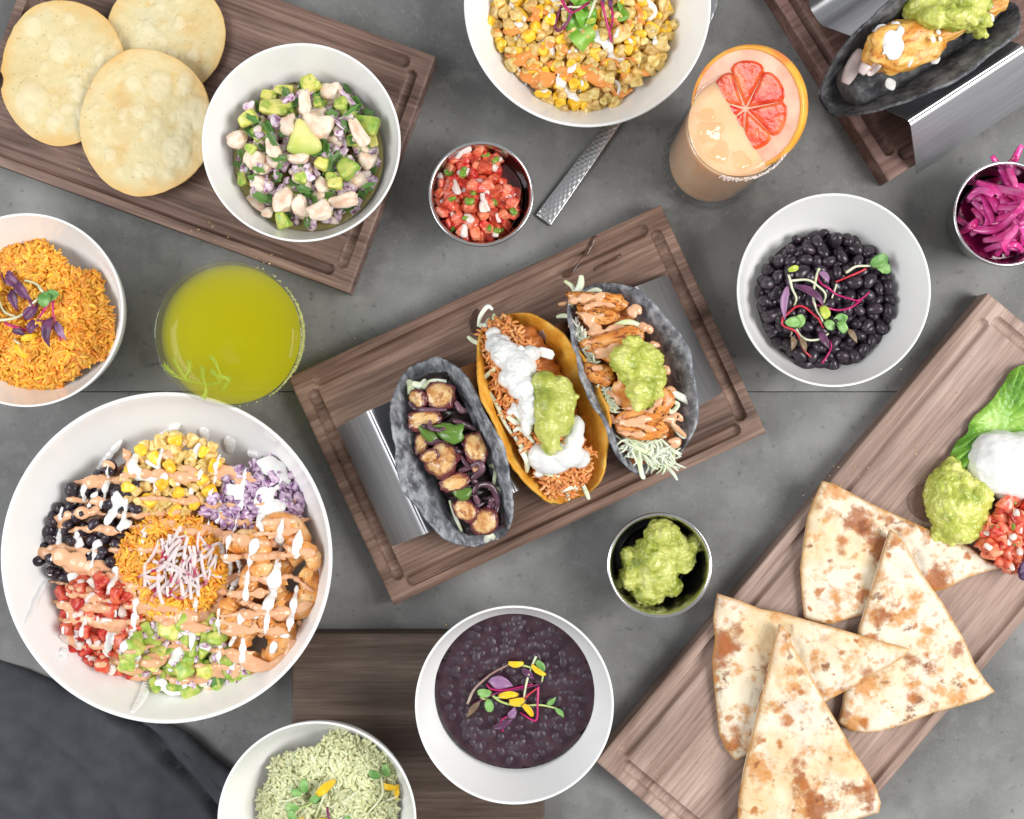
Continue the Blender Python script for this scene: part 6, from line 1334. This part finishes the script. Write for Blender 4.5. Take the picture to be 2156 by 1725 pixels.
gz = tz(t4, z4, [(1000, 170, 170, 150, 34), (1200, 120, 200, 170, 40), (1420, 160, 200, 170, 40), (1560, 100, 130, 150, 34), (1080, 320, 160, 110, 30), (1300, 340, 190, 110, 34), (1520, 320, 150, 110, 30), (1620, 380, 60, 70, 18), (1250, 0, 250, 120, 36), (1500, -20, 180, 120, 34), (980, 60, 110, 90, 26)], 18, .2014)
goo('guacamole', guac_blobs(gz, 34, (5, 10), 12), guac_y, 2.0, 4, 8, 13, t4.root, 3, 6)
# ================================================================== drinks
clear = glassmat('clear_glass')
# ------------------------------------------------ green drink in a coupe
gd = empty('coupe_glass', (*W(480, 703, 205)[:2], 0)); tag(gd, 'coupe glass holding the green drink, salted along one side of its rim', 'glass')
Rg = 155 * (HC - 205) / HC; s = Rg / 141
inn = [(0, 48), (40, 52), (80, 68), (112, 100), (131, 145), (138.6, 203)]; out_ = [(141.5, 203), (134.5, 144), (115.5, 98), (83, 64), (42, 47), (9, 40)]
prof = [(a * s, b) for a, b in smoothprof(inn, 26)] + [(139.5 * s, 205.6), (141 * s, 205.4)] + [(a * s, b) for a, b in smoothprof(out_, 24)] + [(7, 34), (6, 20), (8, 9), (30, 5), (74, 3.4), (76, 2), (74, .4), (.01, .4)]
v, f = lathe(prof, 120); obj('bowl_and_stem', mesh('bowl_and_stem', v, [q[::-1] for q in f], clear), parent=gd)
def liquid(name, col, density, aniso=.2):
    """clear surface with cloudy coloured body"""
    m = glassmat(name, (1, 1, 1), 1.0, .012); nt = m.node_tree; vp = nt.nodes.new('ShaderNodeVolumePrincipled')
    vp.inputs['Color'].default_value = col; vp.inputs['Density'].default_value = density; vp.inputs['Anisotropy'].default_value = aniso
    out = [n for n in nt.nodes if n.type == 'OUTPUT_MATERIAL'][0]; nt.links.new(vp.outputs[0], out.inputs['Volume']); return m
drink_m = liquid('green_juice', (.915, .885, .012, 1), 65.0)
lv = 186.0
ip2 = [(a * s * .992, b + .8) for a, b in smoothprof(inn, 26) if b < lv]
v, f = lathe(ip2 + [(np.interp(lv, [b for a, b in inn], [a for a, b in inn]) * s * .99, lv), (100 * s, lv - .5), (60 * s, lv - .5), (.01, lv - .5)], 120)
tag(obj('green_drink', mesh('green_drink', v, f, drink_m), (*np.array(gd.location)[:2] / K, 0)), 'cloudy yellow green drink filling the coupe', 'drink')
# rim salt
saltm = M('herb_salt', [(150, 156, 70), (196, 196, 130)], sc=2, rough=.5, rnd=.3, isl=True)
gx, gy = np.array(gd.location)[:2] / K
V = []; F = []; o_ = 0; v0, f0 = ico(1)
for i in range(620):
    a = R_(random.gauss(-6, 22)); z = 204 - abs(random.gauss(0, 16)); r = np.interp(z, [98, 144, 203], [115.5, 134.5, 141.5]) * s + random.uniform(0, 3.4) * (1 if abs(a) < .5 else .5)
    q = v0 * random.uniform(1.0, 2.3); V.append(q + (gx + r * math.cos(a), gy + r * math.sin(a), z)); F += [tuple(k + o_ for k in t) for t in f0]; o_ += len(v0)
tag(part_world('rim_salt', np.concatenate(V), F, saltm, None, False), 'coarse green herb salt crusted on the coupe rim', 'salt', kind='stuff')
# fennel sprig floating
dill_m = M('fennel_frond', [(150, 172, 40), (182, 196, 70)], sc=60, rough=.4)
zf_ = zoomer(0, 419.2, .3125)
sp = empty('fennel_sprig', (*W(*zf_(1400, 1230), lv)[:2], lv)); parts = []
def frond(pts, depth=0, w=1.25):
    q = resample([(*W(*zf_(*p), lv)[:2], lv + 2.2 + random.uniform(0, 2)) for p in pts], 12); parts.append(tube(q, np.linspace(w, w * .5, 12), 5))
    for i in range(3, 12):
        d = q[i] - q[i - 1]; d /= np.linalg.norm(d) + 1e-9; sd_ = np.array([-d[1], d[0], 0])
        for k in (-1, 1):
            l = random.uniform(4, 9); e = q[i] + (d * .75 + sd_ * k * .65) * l; e[2] = lv + 2 + random.uniform(0, 3); parts.append(tube(np.array([q[i], (q[i] + e) / 2 + sd_ * k * .8, e]), np.array([.8, .65, .4]), 4))
for pts in [[(1160, 1190), (1280, 1225), (1400, 1250), (1490, 1235)], [(1385, 1250), (1370, 1190), (1370, 1140)], [(1280, 1225), (1230, 1180), (1175, 1080)], [(1250, 1200), (1280, 1150), (1275, 1100)], [(1490, 1235), (1450, 1180), (1430, 1160)], [(1500, 1190), (1540, 1220), (1510, 1280)], [(1490, 1190), (1460, 1110), (1430, 1065)], [(1385, 1250), (1390, 1300), (1375, 1335)], [(1200, 1195), (1150, 1160), (1110, 1120)], [(1450, 1190), (1500, 1200), (1550, 1215)]]: frond(pts)
v, f = join(parts); part_world('frond', v, f, dill_m, sp); tag(sp, 'feathery fennel sprig floating on the green drink', 'herb')

# ------------------------------------------------ grapefruit cocktail
bc_ = W(1491, 346, 0); gh = 310.0; Rr = 113 * (HC - gh) / HC; Rb = 94.0
gl = empty('tumbler_glass', (bc_[0], bc_[1], 0)); tag(gl, 'cut glass tumbler holding the pink grapefruit cocktail', 'glass')
def cut(a, j, z, r):
    if z > 92 or r < 60 or j < 22: return 1
    k = math.sin(math.pi * min(1, z / 92)); return 1 + .09 * k * (abs(math.cos(a * 12 + (0 if z < 46 else math.pi / 2))) - .3)
def gr(z): return Rb + (Rr - Rb) * z / gh
prof = [(.01, 20), (60, 20), (Rb - 14, 22), (Rb - 6, 32)] + [(gr(z) - 4, z) for z in np.linspace(45, gh - 2, 18)] + [(Rr - 2.4, gh + .8), (Rr - .6, gh)] + [(gr(z), z) for z in np.linspace(gh - 4, 100, 12)] + [(gr(z) + 2, z) for z in np.linspace(92, 6, 22)] + [(Rb - 8, .6), (.01, .6)]
v, f = lathe(prof, 144, cut); obj('tumbler', mesh('tumbler', v, [q[::-1] for q in f], clear), parent=gl)
juice = M('grapefruit_juice', [(248, 192, 148), (250, 206, 166)], sc=35, rough=.12, spec=.5, sss=.8, sr=.01)
lq = 286.0
v, f = lathe([(.01, 22), (Rb - 16, 23), (Rb - 7.5, 34)] + [(gr(z) - 5, z) for z in np.linspace(48, lq - 2, 14)] + [(gr(lq) - 5.5, lq), (70, lq - .8), (.01, lq - .8)], 100)
tag(obj('grapefruit_cocktail', mesh('grapefruit_cocktail', v, f, juice), (bc_[0], bc_[1], 0)), 'peach pink grapefruit cocktail in the cut tumbler', 'drink')
ice_m = glassmat('ice', (1, .95, .9), .8)
for i, (dx, dy, r, zz) in enumerate([(-48, -8, 24, 0), (-30, -44, 22, -2), (8, -58, 20, -1), (-58, 26, 17, -2)]):
    v, f = unitblob(i + .2, n=5, amp=.16, freq=1.1, sub=3); tag(obj('ice_piece', mesh('ice_piece', v, f, ice_m, True, True), (bc_[0] + dx, bc_[1] + dy, lq - r * .35 + zz), (.3, .2, i), scale=(r, r * .8, r * .6)), ['largest clear ice piece in the grapefruit cocktail', 'clear ice piece below the largest one in the cocktail', 'clear ice piece nearest the sugared rim side', 'smallest clear ice piece in the cocktail'][i], 'ice', 'ice in the grapefruit cocktail')
sug = M('sugar', [(232, 210, 200), (240, 228, 222)], sc=2, rough=.3, sss=.2, sr=.002)
V = []; F = []; o_ = 0
for i in range(420):
    a = R_(random.uniform(-110, 25)); z = gh - abs(random.gauss(0, 9)); r = gr(z) + random.uniform(0, 2.5)
    q = v0 * random.uniform(.9, 2.0); V.append(q + (bc_[0] + r * math.cos(a), bc_[1] + r * math.sin(a), z)); F += [tuple(k + o_ for k in t) for t in f0]; o_ += len(v0)
tag(part_world('rim_sugar', np.concatenate(V), F, sug, None, False), 'sugar crystals crusted on the tumbler rim', 'sugar', kind='stuff')
# grapefruit wheel
rind_m = M('grapefruit_rind', [(238, 158, 42), (244, 178, 66), (242, 140, 60)], sc=60, rough=.34, bump=.25, bsc=700, bdist=1, sss=.2, sr=.002)
pith_m = M('grapefruit_pith', [(246, 206, 178), (246, 190, 160), (240, 166, 140)], sc=70, rough=.45, sss=.3, sr=.003)
pulp_m = M('grapefruit_pulp', [(222, 58, 26), (236, 84, 40), (244, 130, 78)], sc=90, rnd=.1, rough=.16, sss=.3, sr=.004, bump=.35, bsc=260, bdist=2, stretch=(1, 1, 1))
sc_ = W(1575, 228, 290); wh = empty('grapefruit_slice', (sc_[0], sc_[1], 290)); tag(wh, 'pink grapefruit wheel tucked into the cocktail glass', 'grapefruit slice')
wh.rotation_euler = (Matrix.Rotation(R_(42), 3, Vector((.5, -.866, 0))) @ Matrix.Rotation(R_(15), 3, 'Z')).to_euler()
Rw, tw = 110.0, 24.0
v, f = lathe([(Rw - 7, -tw / 2), (Rw - 2, -tw / 2), (Rw, -tw / 2 + 2.5), (Rw + .8, 0), (Rw, tw / 2 - 2.5), (Rw - 2, tw / 2), (Rw - 7, tw / 2), (Rw - 7.5, 0), (Rw - 7, -tw / 2)], 96); obj('rind', mesh('rind', v, [q[::-1] for q in f], rind_m), parent=wh)
v, f = lathe([(.01, -tw / 2 + .6), (Rw - 6.6, -tw / 2 + .6), (Rw - 6.6, tw / 2 - .8), (.01, tw / 2 - .8)], 96); obj('pith', mesh('pith', v, [q[::-1] for q in f], pith_m, False), parent=wh)
for k in range(7):
    a = 2 * math.pi * (k + .35) / 7; hw = math.pi / 7 - .002; pts = []
    pts.append((5 * math.cos(a), 5 * math.sin(a)))
    for t in np.linspace(-1, 1, 9): r = (Rw - 30 + 5 * math.sin(k * 2.1)) * (1 - .10 * t ** 4); pts.append((r * math.cos(a + t * hw), r * math.sin(a + t * hw)))
    pts = [p for p in pts]
    V, F, P, d = sheet(pts, 4, lambda P, d: tw / 2 + .4 + 1.6 * np.clip(d / 2.0, 0, 1) + .5 * np.array([nse((x * math.cos(a) + y * math.sin(a), (-x * math.sin(a) + y * math.cos(a)) * 3, 0), .07) for x, y in P]), lambda d: np.full(len(d), 6.0))
    obj('segment', mesh('segment', V, F, pulp_m), parent=wh)
# ================================================================== crumbs on boards and table
crumb_m = M('crumb', [(214, 186, 140), (170, 120, 70)], sc=2, rough=.7, rnd=.3, isl=True)
def crumbs(pts, n, spread, z, label):
    V = []; F = []; o = 0; v1, f1 = ico(1)
    for _ in range(n):
        px, py = random.choice(pts); q = W(px + random.gauss(0, spread), py + random.gauss(0, spread), z); r = random.uniform(.8, 2.0)
        V.append(v1 * (r * random.uniform(.8, 1.8), r, r * .7) + q + (0, 0, r * .5)); F += [tuple(i + o for i in t) for t in f1]; o += len(v1)
    return tag(part_world('crumbs', np.concatenate(V), F, crumb_m, None, False), label, 'crumbs', kind='stuff')
crumbs([(1760, 1000), (1560, 1480), (1980, 900), (1700, 1700), (1420, 1600)], 70, 55, BT, 'tiny toast crumbs scattered on the long pale board')
crumbs([(560, 560), (180, 330), (460, 480)], 36, 30, BT, 'tiny crumbs on the tostada board')
crumbs([(900, 1300), (1300, 640), (760, 740)], 18, 40, 0, 'few tiny crumbs on the stone table')
